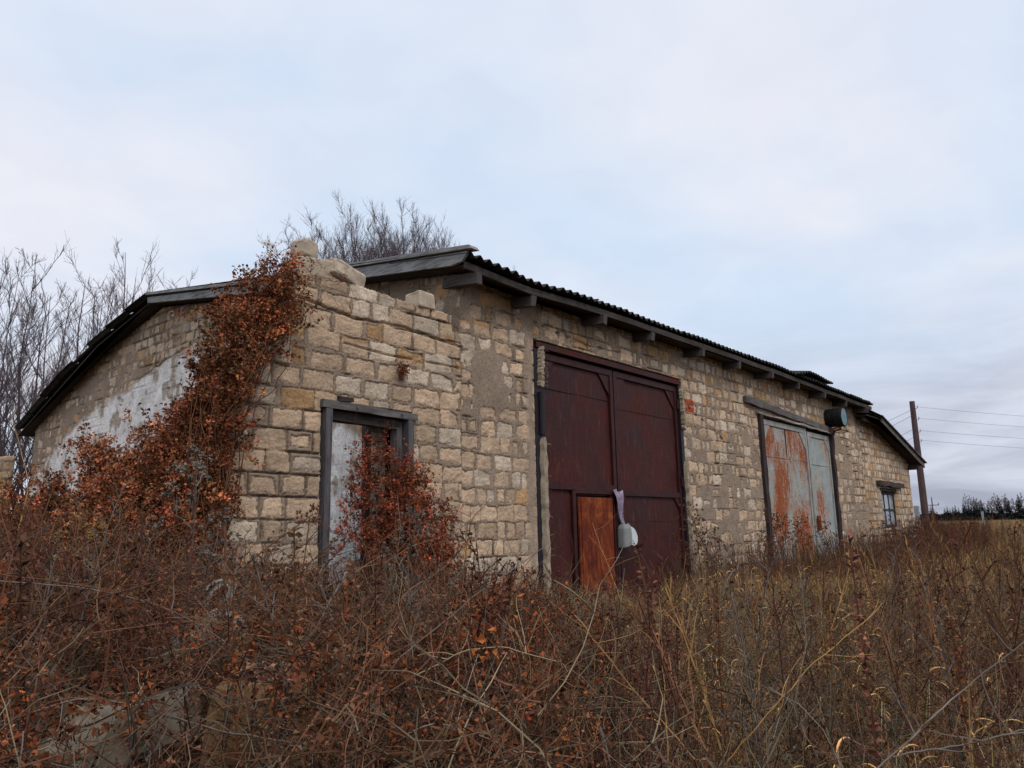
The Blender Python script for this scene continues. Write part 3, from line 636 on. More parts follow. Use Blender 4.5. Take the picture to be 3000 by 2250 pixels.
def canister():
    n = 26; a = np.linspace(0, 2 * np.pi, n, endpoint=False); mb = MB(); cx, cy = 11.16, YF - .02; V = []
    lv = [(1.22, 1.0), (1.26, 1.02), (1.42, 1.0), (1.50, .95), (1.545, .80), (1.57, .50)]
    for z, s in lv:
        for t in a:
            xx = .115 * s * np.sign(math.cos(t)) * abs(math.cos(t)) ** .6; yy = .10 * s * np.sign(math.sin(t)) * abs(math.sin(t)) ** .6
            V.append((cx + xx, cy + yy, z + .03 * (xx / .115) * (1 if z < 1.3 else 0)))
    Q = [(i * n + j, i * n + (j + 1) % n, (i + 1) * n + (j + 1) % n, (i + 1) * n + j) for i in range(len(lv) - 1) for j in range(n)]
    mb.add(V, Q, [(5 * n, 5 * n + j, 5 * n + j + 1) for j in range(1, n - 1)])
    mb.build('shell', M['plastic'], cn, smooth=False)
    m2 = MB()                                     # the pale cut face, an oval flange standing off the outer side
    t = np.linspace(0, 2 * np.pi, 30, endpoint=False); P = []
    for off in (0, -.012):
        for q in t:
            e = .085 * math.cos(q); hz = .155 * math.sin(q)
            P.append((11.285 + e * .75 + off * .3 - .28 * hz, YF - .085 + e * -.66 + off, 1.37 + hz))
    k = len(t); m2.add(P, [(j, (j + 1) % k, k + (j + 1) % k, k + j) for j in range(k)], [(0, j + 1, j) for j in range(1, k - 1)] + [(k, k + j, k + j + 1) for j in range(1, k - 1)])
    m2.build('white_face', M['white'], cn)
    m3 = MB(); m3.tube([(11.12, cy, 1.56), (11.12, cy, 1.60)], .026, 10); m3.tube([(11.20, cy - .01, 1.55), (11.24, cy - .03, 1.58), (11.26, cy - .05, 1.54), (11.28, cy - .07, 1.48)], .010, 6); m3.build('spout', M['plastic'], cn)
canister()

# ------------------------------------------------------------ ruined annex wall with doorway
ruin = thing('ruined_wall', (5.6, YF, .3), 'broken roofless block wall with an empty doorway, left of the barn', 'wall')
ruin_poly = [(7.3, 0), (7.3, 4.14), (7.14, 4.16), (7.12, 4.36), (6.62, 4.38), (6.6, 4.37), (5.75, 4.40), (5.70, 4.40), (5.60, 4.42), (4.74, 4.42), (4.70, 4.12), (4.66, 3.86), (4.62, 3.60), (4.45, 3.58), (4.40, 3.33), (4.16, 3.31), (4.14, 3.07), (3.98, 3.05), (3.96, 2.6), (3.93, 2.35), (4.0, 1.9), (3.96, 1.4), (4.0, 0)]
def keep_r(u, v):
    j = .022; uu = u + j * 2 * (fbm(u * 9, v * 9, 61, 3) - .5); vv = v + j * 2 * (fbm(u * 9 + 5, v * 9, 62, 3) - .5)
    return inpoly(uu, vv, ruin_poly) & ~((uu > 5.07) & (uu < 6.42) & (v < 2.98))
def smear_r(u, v): return np.clip(.22 + .75 * (fbm(u * .8, v * .9, 22, 3) - .42) + .4 * sst(6.8, 7.3, u) * sst(2.6, 3.0, v) - .25 * sst(3.9, 4.2, v), 0, 1.2)
def crack_r(u, v, ch, z):
    c = .055 * np.exp(-((v - np.interp(u, [4.7, 5.5, 6.2, 7.3], [4.10, 4.0, 4.05, 3.96]) + .02 * (vn(u * 12, v, 2) - .5)) / .012) ** 2)
    c = c + .04 * np.exp(-((v - np.interp(u, [5.0, 6.0, 7.0], [3.70, 3.64, 3.66])) / .010) ** 2) * (vn(u * 2, 0 * u, 3) > .45)
    return c
def surf_r(u, v):
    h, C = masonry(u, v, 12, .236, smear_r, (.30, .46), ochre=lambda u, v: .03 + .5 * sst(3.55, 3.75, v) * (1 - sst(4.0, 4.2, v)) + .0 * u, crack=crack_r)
    return h, C
relief('block_masonry', np.arange(3.88, 7.301, .0115), np.arange(.1, 4.45, .0115), FW, keep_r, surf_r, .38, ruin, M['masonry'])
b = MB(); b.box((4.78, YF + .385, .2), (5.05, YF + .42, 4.3)); b.box((6.45, YF + .385, .2), (7.25, YF + .42, 4.1)); b.box((5.05, YF + .385, 3.0), (6.45, YF + .42, 4.3)); b.build('rear_face', M['stone'], ruin)
def rock(name, c, s, mat, parent=None, rot=0, seed=0, label=None, cat=None, group=None, n=14, sq=.42, tilt=0):
    """a weathered block: superellipsoid with broken, pitted surface"""
    c = np.array(c, float); a = np.linspace(0, np.pi, n); t = np.linspace(0, 2 * np.pi, 2 * n, endpoint=False)
    A, T = np.meshgrid(a, t, indexing='ij'); f = lambda v: np.sign(v) * np.abs(v) ** sq
    X = f(np.sin(A)) * f(np.cos(T)); Y = f(np.sin(A)) * f(np.sin(T)); Z = f(np.cos(A))
    k = 1 + .26 * (fbm(X * 1.8 + seed, Y * 1.8 + Z * 1.3, seed, 3) - .5) + .08 * (fbm(X * 7 + Z * 3, Y * 7 + Z * 5, seed + 1, 3) - .5)
    X, Y, Z = X * k * s[0] / 2, Y * k * s[1] / 2, Z * k * s[2] / 2
    ct, st = math.cos(tilt), math.sin(tilt); X, Z = X * ct - Z * st, X * st + Z * ct
    cz, sz = math.cos(rot), math.sin(rot); X, Y = X * cz - Y * sz, X * sz + Y * cz
    V = np.stack([X, Y, Z], -1).reshape(-1, 3) + c; m = 2 * n; i = np.arange(n - 1)[:, None] * m; j = np.arange(m)[None]
    Q = np.stack([i + j, i + m + j, i + m + (j + 1) % m, i + (j + 1) % m], -1).reshape(-1, 4)
    lo = (c[0], c[1], c[2] - s[2] / 2)
    o = mesh_np(name, V, Q, mat, parent, None, None if parent else lo)
    if label: setp(o, label, cat, group)
    return o
rock('capstone', (4.96, YF + .18, 4.50), (.46, .36, .22), M['stone'], ruin, .05, 1, tilt=.06, sq=.2)
rock('capstone', (5.40, YF + .18, 4.53), (.54, .40, .22), M['stone'], ruin, .1, 2, tilt=-.20, sq=.3)
rock('capstone', (4.86, YF + .12, 4.70), (.23, .24, .22), M['stone'], ruin, .3, 3, sq=.36)
rock('capstone', (6.66, YF + .12, 4.475), (.29, .30, .22), M['stone'], ruin, .0, 4, sq=.2)
rock('loose_block', (4.26, YF + .1, 3.19), (.26, .3, .25), M['stone'], ruin, .1, 5, sq=.2)
rock('loose_block', (4.52, YF + .12, 3.44), (.24, .32, .26), M['stone'], ruin, .05, 6, sq=.2)
# timber door frame
dfm = MB(); dfm.beam((5.05, YF - .01, 2.935), (6.47, YF - .01, 2.905), .09, .085, 8, .004); dfm = dfm.build('door_frame', M['greywood'], ruin)
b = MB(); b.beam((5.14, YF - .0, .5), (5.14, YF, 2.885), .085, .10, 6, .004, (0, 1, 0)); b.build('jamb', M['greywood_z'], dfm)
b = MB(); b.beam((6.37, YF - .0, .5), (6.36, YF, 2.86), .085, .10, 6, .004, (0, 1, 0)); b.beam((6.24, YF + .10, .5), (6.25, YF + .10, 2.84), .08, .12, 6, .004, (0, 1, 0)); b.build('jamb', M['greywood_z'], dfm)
b = MB(); b.beam((5.2, YF + .10, 2.83), (6.25, YF + .10, 2.80), .12, .11, 5, .004); b.beam((5.1, YF + .26, 2.86), (6.4, YF + .26, 2.86), .14, .14, 4, .004); b.build('head', M['darkwood'], dfm)
b = MB(); b.box((5.28, YF - .06, 2.985), (5.46, YF + .06, 3.045), .012); b.build('wood_block', M['darkwood'], dfm)
b = MB(); b.tube([(5.52, YF - .067, 2.93), (5.52, YF - .075, 2.93)], .017, 8); b.tube([(6.2, YF - .067, 2.915), (6.2, YF - .075, 2.915)], .017, 8); b.build('bolt', M['greywood'], dfm)
# return wall of the annex, broken down in steps, under the vine
LW = lambda U, W, H: np.stack([4.02 - H, U, W], -1)
lw_y = [7.1, 7.45, 7.8, 8.3, 8.9, 9.8, 10.8, 11.9, 13.6]; lw_z = [3.45, 3.25, 2.9, 2.5, 2.1, 1.7, 1.35, 1.0, .8]
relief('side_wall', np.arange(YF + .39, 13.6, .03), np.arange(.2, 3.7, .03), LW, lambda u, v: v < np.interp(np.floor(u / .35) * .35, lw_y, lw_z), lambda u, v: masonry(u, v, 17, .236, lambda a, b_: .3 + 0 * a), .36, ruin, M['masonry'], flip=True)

# ------------------------------------------------------------ lean-to shed at the far end
shed = thing('lean_to_shed', (27.5, 9.5, .3), 'low block lean-to with a small barred window at the far end of the barn', 'shed')
ST = lambda x: np.interp(x, [24.4, 25.9, 30.2], [4.72, 4.66, 3.62])
def keep_s(u, v): return (v < ST(u) - .02 + .0 * u) & ~((u > 26.38) & (u < 28.2) & (v > 1.36) & (v < 2.62)) & (u < 30.15 + .05 * (fbm(v * 3, v * 0, 4) - .5))
def surf_s(u, v):
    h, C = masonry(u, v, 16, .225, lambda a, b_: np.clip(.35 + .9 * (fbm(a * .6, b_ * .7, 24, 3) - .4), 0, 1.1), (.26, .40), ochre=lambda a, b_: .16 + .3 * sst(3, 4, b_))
    return h, C
relief('wall', np.arange(XE + .01, 30.2, .022), np.arange(.1, 4.75, .017), FW, keep_s, surf_s, .35, shed, M['masonry'])
b = MB(); b.box((29.8, YF + .36, 0), (30.1, 12.3, 3.55)); b.box((24.8, 12.0, 0), (29.8, 12.3, 3.6)); b.box((24.8, YF + .4, .0), (29.8, 12, .1)); b.build('rear_wall', M['stone'], shed)
rf = MB(); prof = [(24.3, 4.86), (25.6, 4.80), (27.2, 4.44), (30.75, 3.60)]
ys_ = np.arange(6.62, 12.6, .0245)
for k in range(len(prof) - 1):
    (xa, za), (xb, zb) = prof[k], prof[k + 1]
    P = []
    for x, z in ((xa, za), (xb + .03, zb)):
        zz = z + .028 * np.cos(ys_ * 2 * np.pi / .18) + .03 * k * 0 + rng.uniform(0, .015)
        P.append(np.stack([np.full_like(ys_, x), ys_, zz], 1))
    n = len(ys_); V = np.concatenate(P + [p - (0, 0, .014) for p in P]); j = np.arange(n - 1)
    rf.add(V, np.concatenate([np.stack([j, n + j, n + j + 1, j + 1], 1), np.stack([2 * n + j, 2 * n + j + 1, 3 * n + j + 1, 3 * n + j], 1)]))
rf.build('roof', M['slate'], shed)
b = MB(); b.prism([(24.35, 4.70), (25.6, 4.70), (30.55, 3.50), (30.55, 3.53), (25.6, 4.74), (24.35, 4.74)], 1, 6.72, 12.5); b.build('roof_boarding', M['darkwood'], shed)
b = MB(); b.prism([(25.75, 4.62), (30.62, 3.42), (30.62, 3.58), (25.75, 4.79)], 1, 6.665, 6.71); b.build('barge_board', M['greywood'], shed)
b = MB(); b.prism([(25.65, 4.80), (30.70, 3.585), (30.74, 3.615), (25.65, 4.83)], 1, 6.60, 6.76); b.build('barge_cap', M['greywood'], shed)
b = MB(); b.beam((24.4, 6.86, 4.64), (25.7, 6.86, 4.62), .08, .14, 3, .01); b.build('wall_plate', M['darkwood'], shed)
b = MB(); b.beam((30.1, 6.75, 3.43), (30.1, 9, 3.43), .15, .16); b.build('rafter_end', M['darkwood'], shed)
wf = MB()
for a_, c_ in (((26.40, YF + .09, 1.38), (26.50, YF + .16, 2.52)), ((28.08, YF + .09, 1.38), (28.18, YF + .16, 2.52)), ((26.5, YF + .09, 1.38), (28.08, YF + .16, 1.46)), ((26.5, YF + .09, 2.42), (28.08, YF + .16, 2.52))): wf.box(a_, c_)
for x in (27.02, 27.56): wf.box((x - .025, YF + .10, 1.46), (x + .025, YF + .15, 2.42))
wf.box((26.5, YF + .085, 1.90), (28.08, YF + .145, 1.96)); wf = wf.build('window', M['darkwood'], shed)
for x0, x1 in ((26.5, 26.995), (27.045, 27.535), (27.585, 28.08)):
    for z0, z1 in ((1.46, 1.90), (1.96, 2.42)):
        b = MB(); b.box((x0, YF + .121, z0), (x1, YF + .127, z1)); b.build('pane', M['glass'], wf)
b = MB(); b.beam((26.3, YF + .05, 2.57), (28.3, YF + .05, 2.57), .10, .10, 6, .006); b.build('inner_lintel', M['darkwood'], wf)
b = MB(); b.beam((25.95, YF - .05, 2.75), (28.75, YF - .05, 2.74), .16, .15, 10, .022); b.build('lintel', M['darkwood'], wf)
b = MB(); b.box((26.3, YF - .05, 1.29), (28.3, YF + .06, 1.355), .004); b.build('sill', M['stone'], wf)
# low remnant wall behind the barn at the far left
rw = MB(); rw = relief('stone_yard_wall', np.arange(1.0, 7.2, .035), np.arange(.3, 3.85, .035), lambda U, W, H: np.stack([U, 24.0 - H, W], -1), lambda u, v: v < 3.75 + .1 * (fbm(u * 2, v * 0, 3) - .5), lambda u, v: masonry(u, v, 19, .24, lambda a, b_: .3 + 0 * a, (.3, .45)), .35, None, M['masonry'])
setp(rw, 'low block wall joining the rear corner of the barn at the far left', 'wall')
# ------------------------------------------------------------ plants: templates
BROWN = np.array((.090, .042, .023)); DKRED = np.array((.072, .028, .018)); RUSTL = np.array((.22, .062, .019)); TAN = np.array((.42, .238, .090))
GREY = np.array((.23, .185, .15)); STRAW = np.array((.42, .33, .20)); OLIVE = np.array((.13, .10, .035)); SILVER = np.array((.34, .34, .31))
class Tpl:
    """all-triangle template"""
    def __init__(s, mb):
        V, F, C = mb.arrays(); T = []
        for f in F:
            if f.shape[1] == 4: T += [f[:, [0, 1, 2]], f[:, [0, 2, 3]]]
            else: T.append(f)
        s.V = V; s.F = np.concatenate(T); s.C = np.array(C)
def polyline(r, p, d, L, n=6, wob=.25, droop=0.0):
    p = np.array(p, float); d = np.array(d, float); d /= np.linalg.norm(d); P = [p.copy()]
    for i in range(n):
        d = d + r.normal(0, wob, 3) / n ** .5 + np.array((0, 0, -droop / n)); d /= np.linalg.norm(d); p = p + d * L / n; P.append(p.copy())
    return np.array(P)
def ribbon(mb, P, w, c, twist=None):
    P = np.asarray(P); n = len(P); D = np.gradient(P, axis=0); ref = np.array((.3, .2, 1.0)) if twist is None else twist
    S = np.cross(D, ref); S /= np.linalg.norm(S, axis=1)[:, None] + 1e-9; w = np.broadcast_to(w, (n,))
    V = np.concatenate([P - S * w[:, None] / 2, P + S * w[:, None] / 2]); i = np.arange(n - 1)
    mb.add(V, np.stack([i, i + 1, n + i + 1, n + i], 1), None, c)
def dleaf(mb, r, p, d, size, c, curl=.5, wd=(.16, .36)):
    """one shrivelled leaf: folded, curled four-triangle blade"""
    p = np.array(p, float); d = np.array(d, float); d /= np.linalg.norm(d) + 1e-9; s = np.cross(d, r.normal(0, 1, 3)); s /= np.linalg.norm(s) + 1e-9; u = np.cross(s, d)
    w = size * r.uniform(*wd); k = size * curl * r.uniform(-.6, 1)
    V = [p, p + d * size * .5 + s * w + u * k * .6, p + d * size * .55 + u * r.uniform(-.1, .25) * size, p + d * size * .45 - s * w + u * k * .6, p + d * size + u * k * -.8]
    c0 = np.array(c) * r.uniform(.6, 1.45)
    mb.add(V, None, [(0, 1, 2), (0, 2, 3), (2, 1, 4), (2, 4, 3)], c0)
def burr(mb, r, p, R_, c):
    a = r.normal(0, 1, (10, 3)); a /= np.linalg.norm(a, axis=1)[:, None]; b_ = r.normal(0, 1, (10, 3))
    for q, e in zip(a, b_):
        t = np.cross(q, e); t /= np.linalg.norm(t) + 1e-9
        mb.add([p + q * R_ * 1.15, p + t * R_ * .55 - q * R_ * .2, p - t * R_ * .55 - q * R_ * .2], None, [(0, 1, 2)], np.array(c) * r.uniform(.6, 1.5))
    O = np.array([(1, 0, 0), (-1, 0, 0), (0, 1, 0), (0, -1, 0), (0, 0, 1), (0, 0, -1)]) * R_ * .7 + p
    mb.add(O, None, [(0, 2, 4), (2, 1, 4), (1, 3, 4), (3, 0, 4), (2, 0, 5), (1, 2, 5), (3, 1, 5), (0, 3, 5)], np.array(c) * .7)
def t_sprig(seed, leafc, n=18, L=.42, size=.042, wd=(.3, .52)):
    r = np.random.default_rng(seed); mb = MB(); P = polyline(r, (0, 0, 0), (r.normal(0, .5), r.normal(0, .5), 1), L, 7, .7, .8)
    mb.tube(P, np.linspace(.0035, .0016, len(P)), 3, BROWN * 1.3, cap=False)
    for k in range(n):
        i = r.uniform(0, len(P) - 1.01); j = int(i); q = P[j] + (P[j + 1] - P[j]) * (i - j); st = r.normal(0, .028, 3)
        dleaf(mb, r, q + st, r.normal(0, .6, 3) + (0, 0, -.5), size * r.uniform(.5, 1.25), leafc, .8, wd)
    return Tpl(mb)
def t_weed(seed, H=1.0, nb=14, c=BROWN, seeds=4, lo=.25, spread=.55, seedc=None, leafy=0):
    r = np.random.default_rng(seed); mb = MB(); P = polyline(r, (0, 0, 0), (r.normal(0, .08), r.normal(0, .08), 1), H, 8, .12)
    mb.tube(P, np.linspace(.0046, .0018, len(P)), 3, c, cap=False); seedc = c * .8 if seedc is None else seedc
    for k in range(nb):
        t = lo + (1 - lo) * (k + r.random()) / nb; i = t * (len(P) - 1.01); j = int(i); q = P[j] + (P[j + 1] - P[j]) * (i - j)
        a = k * 2.4 + r.random(); d = (math.cos(a) * spread, math.sin(a) * spread, .8); BL = H * .26 * (1.25 - t) * r.uniform(.6, 1.3)
        B = polyline(r, q, d, BL, 3, .3, .1); mb.tube(B, np.linspace(.0022, .0012, len(B)), 3, c * r.uniform(.8, 1.3), cap=False)
        for m in range(seeds):
            f = r.uniform(.3, 1) * 2.99; jj = int(f); qq = B[jj] + (B[jj + 1] - B[jj]) * (f - jj)
            dleaf(mb, r, qq, (r.normal(0, .6), r.normal(0, .6), .3), r.uniform(.008, .018), seedc * r.uniform(.6, 1.5), .5)
    for k in range(leafy):
        i = r.uniform(.1, .8) * (len(P) - 1.01); q = P[int(i)]; dleaf(mb, r, q + r.normal(0, .02, 3), (r.normal(), r.normal(), -1.2), r.uniform(.03, .06), c * 1.5, 1)
    return Tpl(mb)
def t_spike(seed, H=1.1, c=DKRED):
    """dock-like spike, dense with seeds along the upper stem"""
    r = np.random.default_rng(seed); mb = MB(); P = polyline(r, (0, 0, 0), (r.normal(0, .05), r.normal(0, .05), 1), H, 7, .08)
    mb.tube(P, np.linspace(.0055, .0022, len(P)), 3, c, cap=False)
    for k in range(70):
        i = r.uniform(.45, 1) * (len(P) - 1.01); j = int(i); q = P[j] + (P[j + 1] - P[j]) * (i - j)
        dleaf(mb, r, q, (r.normal(), r.normal(), .4), r.uniform(.014, .026), c * r.uniform(.8, 2.2), .5)
    return Tpl(mb)
def t_grass(seed, n=12, L=.7, c=TAN, lean=.5, w=.0055, heads=0, drp=1.3):
    r = np.random.default_rng(seed); mb = MB()
    for k in range(n):
        a = r.uniform(0, 6.28); s = r.uniform(0, lean); P = polyline(r, (r.normal(0, .03), r.normal(0, .03), 0), (math.cos(a) * s, math.sin(a) * s, 1), L * r.uniform(.5, 1.15), 5, .18, r.uniform(.1, drp))
        ribbon(mb, P, np.linspace(w, w * .25, 6) * r.uniform(.6, 1.3), c * r.uniform(.55, 1.45), np.array((math.sin(a), -math.cos(a), .3)))
    for k in range(heads):
        a = r.uniform(0, 6.28); P = polyline(r, (r.normal(0, .03), r.normal(0, .03), 0), (math.cos(a) * .12, math.sin(a) * .12, 1), L * 1.1, 5, .1, .3)
        P2 = polyline(r, P[-1], (P[-1] - P[-2]) + np.array((math.cos(a) * .06, math.sin(a) * .06, 0)), .085, 5, .12, 1.6)
        mb.tube(P, .0016, 3, c, cap=False); mb.tube(P2, np.array((.0015, .0028, .0034, .003, .002, .001)), 4, TAN * r.uniform(.6, 1.0), cap=False)
    return Tpl(mb)
def t_twigs(seed, n=9, L=.6, c=GREY, up=.6):
    r = np.random.default_rng(seed); mb = MB()
    for k in range(n):
        P = polyline(r, r.normal(0, .10, 3), (r.normal(), r.normal(), r.uniform(-.2, up * 1.6)), L * r.uniform(.4, 1.2), 6, .5, r.uniform(-.2, .8))
        mb.tube(P, np.linspace(.0024, .0009, 7) * r.uniform(.5, 1.4), 3, c * r.uniform(.45, 1.3), cap=False)
        if r.random() < .5:
            q = P[3]; mb.tube(polyline(r, q, (r.normal(), r.normal(), .4), L * .35, 4, .4), np.linspace(.002, .001, 5), 3, c * r.uniform(.5, 1.2), cap=False)
    return Tpl(mb)
def rotmats(yaw, tx, ty):
    cy, sy = np.cos(yaw), np.sin(yaw); cx, sx = np.cos(tx), np.sin(tx); cz, sz = np.cos(ty), np.sin(ty); o = np.zeros_like(yaw); l = o + 1
    Rz = np.stack([np.stack([cy, -sy, o], -1), np.stack([sy, cy, o], -1), np.stack([o, o, l], -1)], -2)
    Rx = np.stack([np.stack([l, o, o], -1), np.stack([o, cx, -sx], -1), np.stack([o, sx, cx], -1)], -2)
    Ry = np.stack([np.stack([cz, o, sz], -1), np.stack([o, l, o], -1), np.stack([-sz, o, cz], -1)], -2)
    return Rx @ Ry @ Rz
class Scat:
    def __init__(s): s.V = []; s.F = []; s.C = []; s.n = 0
    def put(s, tp, pos, scale, tilt=.12, tint=None, yaw=None):
        n = len(pos)
        if n == 0: return
        tilt = np.broadcast_to(tilt, (n,))
        Rm = rotmats(rng.uniform(0, 6.28, n) if yaw is None else yaw, rng.normal(0, 1, n) * tilt, rng.normal(0, 1, n) * tilt) * np.broadcast_to(scale, (n,))[:, None, None]
        V = np.einsum('nij,kj->nki', Rm, tp.V) + np.asarray(pos)[:, None, :]
        tint = np.ones((n, 3)) if tint is None else tint
        C = tp.C[None] * tint[:, None, :]
        F = tp.F[None] + (np.arange(n) * len(tp.V))[:, None, None] + s.n
        s.V.append(V.reshape(-1, 3).astype(np.float32)); s.C.append(C.reshape(-1, 3).astype(np.float32)); s.F.append(F.reshape(-1, 3).astype(np.int32)); s.n += n * len(tp.V)
    def many(s, tps, pos, scale, tilt=.12, tint=None):
        k = rng.integers(0, len(tps), len(pos)); scale = np.broadcast_to(scale, (len(pos),)); tilt = np.broadcast_to(tilt, (len(pos),))
        for i, tp in enumerate(tps):
            m = k == i; s.put(tp, pos[m], scale[m], tilt[m], None if tint is None else tint[m])
    def build(s, name, mat, parent=None, loc=None): return mesh_np(name, np.concatenate(s.V), np.concatenate(s.F), mat, parent, np.concatenate(s.C), loc)
def wedge(n, d0, d1, a0=8, a1=92, p=1.0):
    """random ground points by azimuth (degrees from +Y) and distance"""
    a = np.radians(rng.uniform(a0, a1, n)); d = (d0 ** p + (d1 ** p - d0 ** p) * rng.random(n)) ** (1 / p)
    x = d * np.sin(a); y = d * np.cos(a)
    inside = (x > 3.9) & (y > YF - .12) & (x < 30.3) & (y < 24)
    x, y, a, d = x[~inside], y[~inside], np.degrees(a[~inside]), d[~inside]
    return np.stack([x, y, terrain(x, y) - .02], 1), a, d
def tone(n, lo=.6, hi=1.4, hue=.12):
    return rng.uniform(lo, hi, (n, 1)) * (1 + rng.normal(0, hue, (n, 3)) * np.array((1, .5, .3)))
def grow(x, y, z):
    """how tall the thicket stands at (x, y): high on the left mound and the right field, trampled low before the gates"""
    P = np.stack([x, y, z - 1.5], 1); dep = P @ np.array(cw); px = 1106 + 1661 * (P @ np.array(cr)) / dep
    yt = np.interp(px, [-300, 0, 100, 300, 480, 560, 700, 900, 1000, 1100, 1200, 1250, 1345, 1400, 1500, 1650, 1850, 1950, 2050, 2212], [1120, 1130, 1145, 1185, 1215, 1225, 1245, 1255, 1265, 1275, 1300, 1325, 1330, 1280, 1225, 1215, 1215, 1175, 1150, 1142])
    top = 1.5 + dep * (cw[2] + (px - 1106) / 1661 * cr[2] - (yt - 829.5) / 1661 * cu[2])
    return np.clip(top - z, .08, 1.7)
RI = lambda a: sst(47, 63, a)             # 0 = leafy tangle on the left, 1 = grassy on the right

# ------------------------------------------------------------ climbing vines
def blobs_to_pos(blobs, dens, depth, front, anchor):
    P = []
    for x, y, z, r_ in blobs:
        n = int(dens * r_ * r_ / .09) + 2; q = rng.normal(0, .55, (n, 3)) * r_; q = q * np.array(depth) ; P.append(q + (x, y, z))
    return np.concatenate(P)
VL = [t_sprig(100 + i, np.array((.29, .102, .045)) * k, 30, .34, .045) for i, k in enumerate((1, .75, 1.25, .9, .55))]
VR = [t_sprig(120 + i, np.array((.25, .068, .032)) * k, 26, .34, .045) for i, k in enumerate((1, .7, 1.25))]
front_b = [(4.36, 6.85, 4.07, .20), (4.11, 6.85, 3.79, .26), (4.46, 6.85, 3.83, .17), (3.86, 6.88, 3.50, .25), (4.14, 6.85, 3.47, .18), (4.30, 6.9, 3.62, .2), (4.02, 6.9, 3.2, .16), (4.5, 6.9, 4.22, .12), (3.98, 6.88, 2.9, .10)]
side_b = [(3.85, 7.2, 3.2, .24), (3.85, 7.39, 2.89, .26), (3.85, 7.54, 2.52, .30), (3.85, 8.23, 2.39, .30), (3.85, 7.22, 2.12, .27), (3.85, 8.84, 2.07, .41), (3.85, 9.77, 2.35, .22), (3.85, 10.38, 2.66, .09), (3.85, 9.9, 2.52, .10),
          (3.85, 7.64, 1.78, .45), (3.85, 9.92, 1.79, .42), (3.75, 11.7, 1.4, .40), (3.82, 6.95, 1.70, .16), (3.8, 7.9, 2.05, .36), (3.7, 8.6, 1.5, .5), (3.5, 8.4, 1.75, .40), (3.2, 9.4, 1.65, .45), (3.1, 7.6, 1.35, .42), (2.7, 9.0, 1.35, .5), (2.5, 10.6, 1.5, .5), (2.2, 8.2, 1.15, .45), (2.9, 11.6, 1.55, .5), (3.85, 7.02, 2.5, .20), (3.85, 7.1, 2.05, .26), (3.86, 6.95, 2.85, .16), (3.84, 7.25, 2.7, .22), (3.84, 7.45, 2.25, .28), (3.82, 7.8, 2.5, .2), (3.6, 7.3, 1.35, .4), (3.5, 10.6, 1.3, .5)]
def vine(name, loc, label, groups, tps, thick_paths, sc=1.0, dens=60):
    v = thing(name, loc, label, 'climbing plant'); S = Scat()
    for bl, depth in groups:
        p = blobs_to_pos(bl, dens, depth, 0, 0); S.many(tps, p, rng.uniform(.45, .95, len(p)) * sc, rng.uniform(.3, 1.6, len(p)), tone(len(p), .4, 1.5, .14))
    S.build('leaves', M['leaf'], v)
    mb = MB(); rr = np.random.default_rng(5)
    for (p, q, r0, nn) in thick_paths:
        for k in range(nn):
            p1 = np.array(p) + rr.normal(0, .10, 3); q1 = np.array(q) + rr.normal(0, .14, 3); t = np.linspace(0, 1, 14)[:, None]
            P = p1 * (1 - t) + q1 * t + np.cumsum(rr.normal(0, .022, (14, 3)), 0) + np.sin(t * np.pi) * rr.normal(0, .10, 3)
            mb.tube(P, np.linspace(r0, r0 * .35, 14) * rr.uniform(.5, 1.2), 4, BROWN * rr.uniform(.9, 2.2), cap=False)
    mb.build('stems', M['plant'], v, colors=True); return v
vine('climbing_vine', (3.8, 7.3, .6), 'big withered rust-brown vine climbing the broken left end of the ruined wall', [(front_b, (1, .45, 1)), (side_b, (.55, 1, 1))], VL,
     [((3.8, 7.3, .6), (3.9, 7.0, 3.0), .012, 14), ((3.85, 6.95, 2.6), (4.4, 6.9, 4.2), .007, 26), ((3.8, 7.6, 1.0), (3.85, 9.5, 2.2), .007, 22), ((3.8, 8.5, 1.2), (3.85, 11.2, 2.0), .006, 20), ((3.7, 6.95, 1.2), (3.78, 7.1, 3.3), .006, 18), ((3.8, 9.5, 2.0), (3.85, 10.4, 2.75), .004, 6)], 1.0, 105)
door_b = [(5.82, 6.95, 2.45, .16), (5.68, 6.95, 2.24, .22), (6.03, 6.95, 2.09, .27), (6.2, 6.93, 2.25, .12), (6.55, 6.95, 1.95, .16), (6.9, 6.95, 1.55, .12), (6.75, 6.9, 1.3, .22), (7.05, 6.95, 1.66, .07), (5.35, 6.95, 2.0, .06), (5.32, 6.95, 1.6, .1), (5.53, 6.95, 1.87, .20), (6.37, 6.95, 2.0, .20), (6.68, 6.95, 1.81, .11), (5.87, 6.95, 1.60, .34), (6.38, 6.95, 1.45, .36), (5.61, 6.95, 1.40, .22), (6.23, 6.9, 1.13, .43), (6.6, 6.85, 1.0, .35), (5.5, 6.9, 2.15, .10), (6.78, 6.95, 1.72, .08), (5.75, 6.9, 1.1, .35), (6.5, 6.8, .8, .4), (6.05, 6.95, 1.9, .3)]
vine('doorway_vine', (6.0, 6.95, .4), 'dark red withered vine filling the empty doorway of the ruined wall', [(door_b, (1, .5, 1))], VR,
     [((6.0, 6.95, .4), (5.8, 7.0, 2.5), .007, 14), ((6.1, 6.9, .6), (6.6, 6.95, 1.8), .006, 10), ((5.5, 7.05, .6), (5.36, 7.05, 2.7), .004, 3), ((6.5, 7.0, 1.9), (7.05, 7.02, 2.1), .004, 2)], .9, 56)
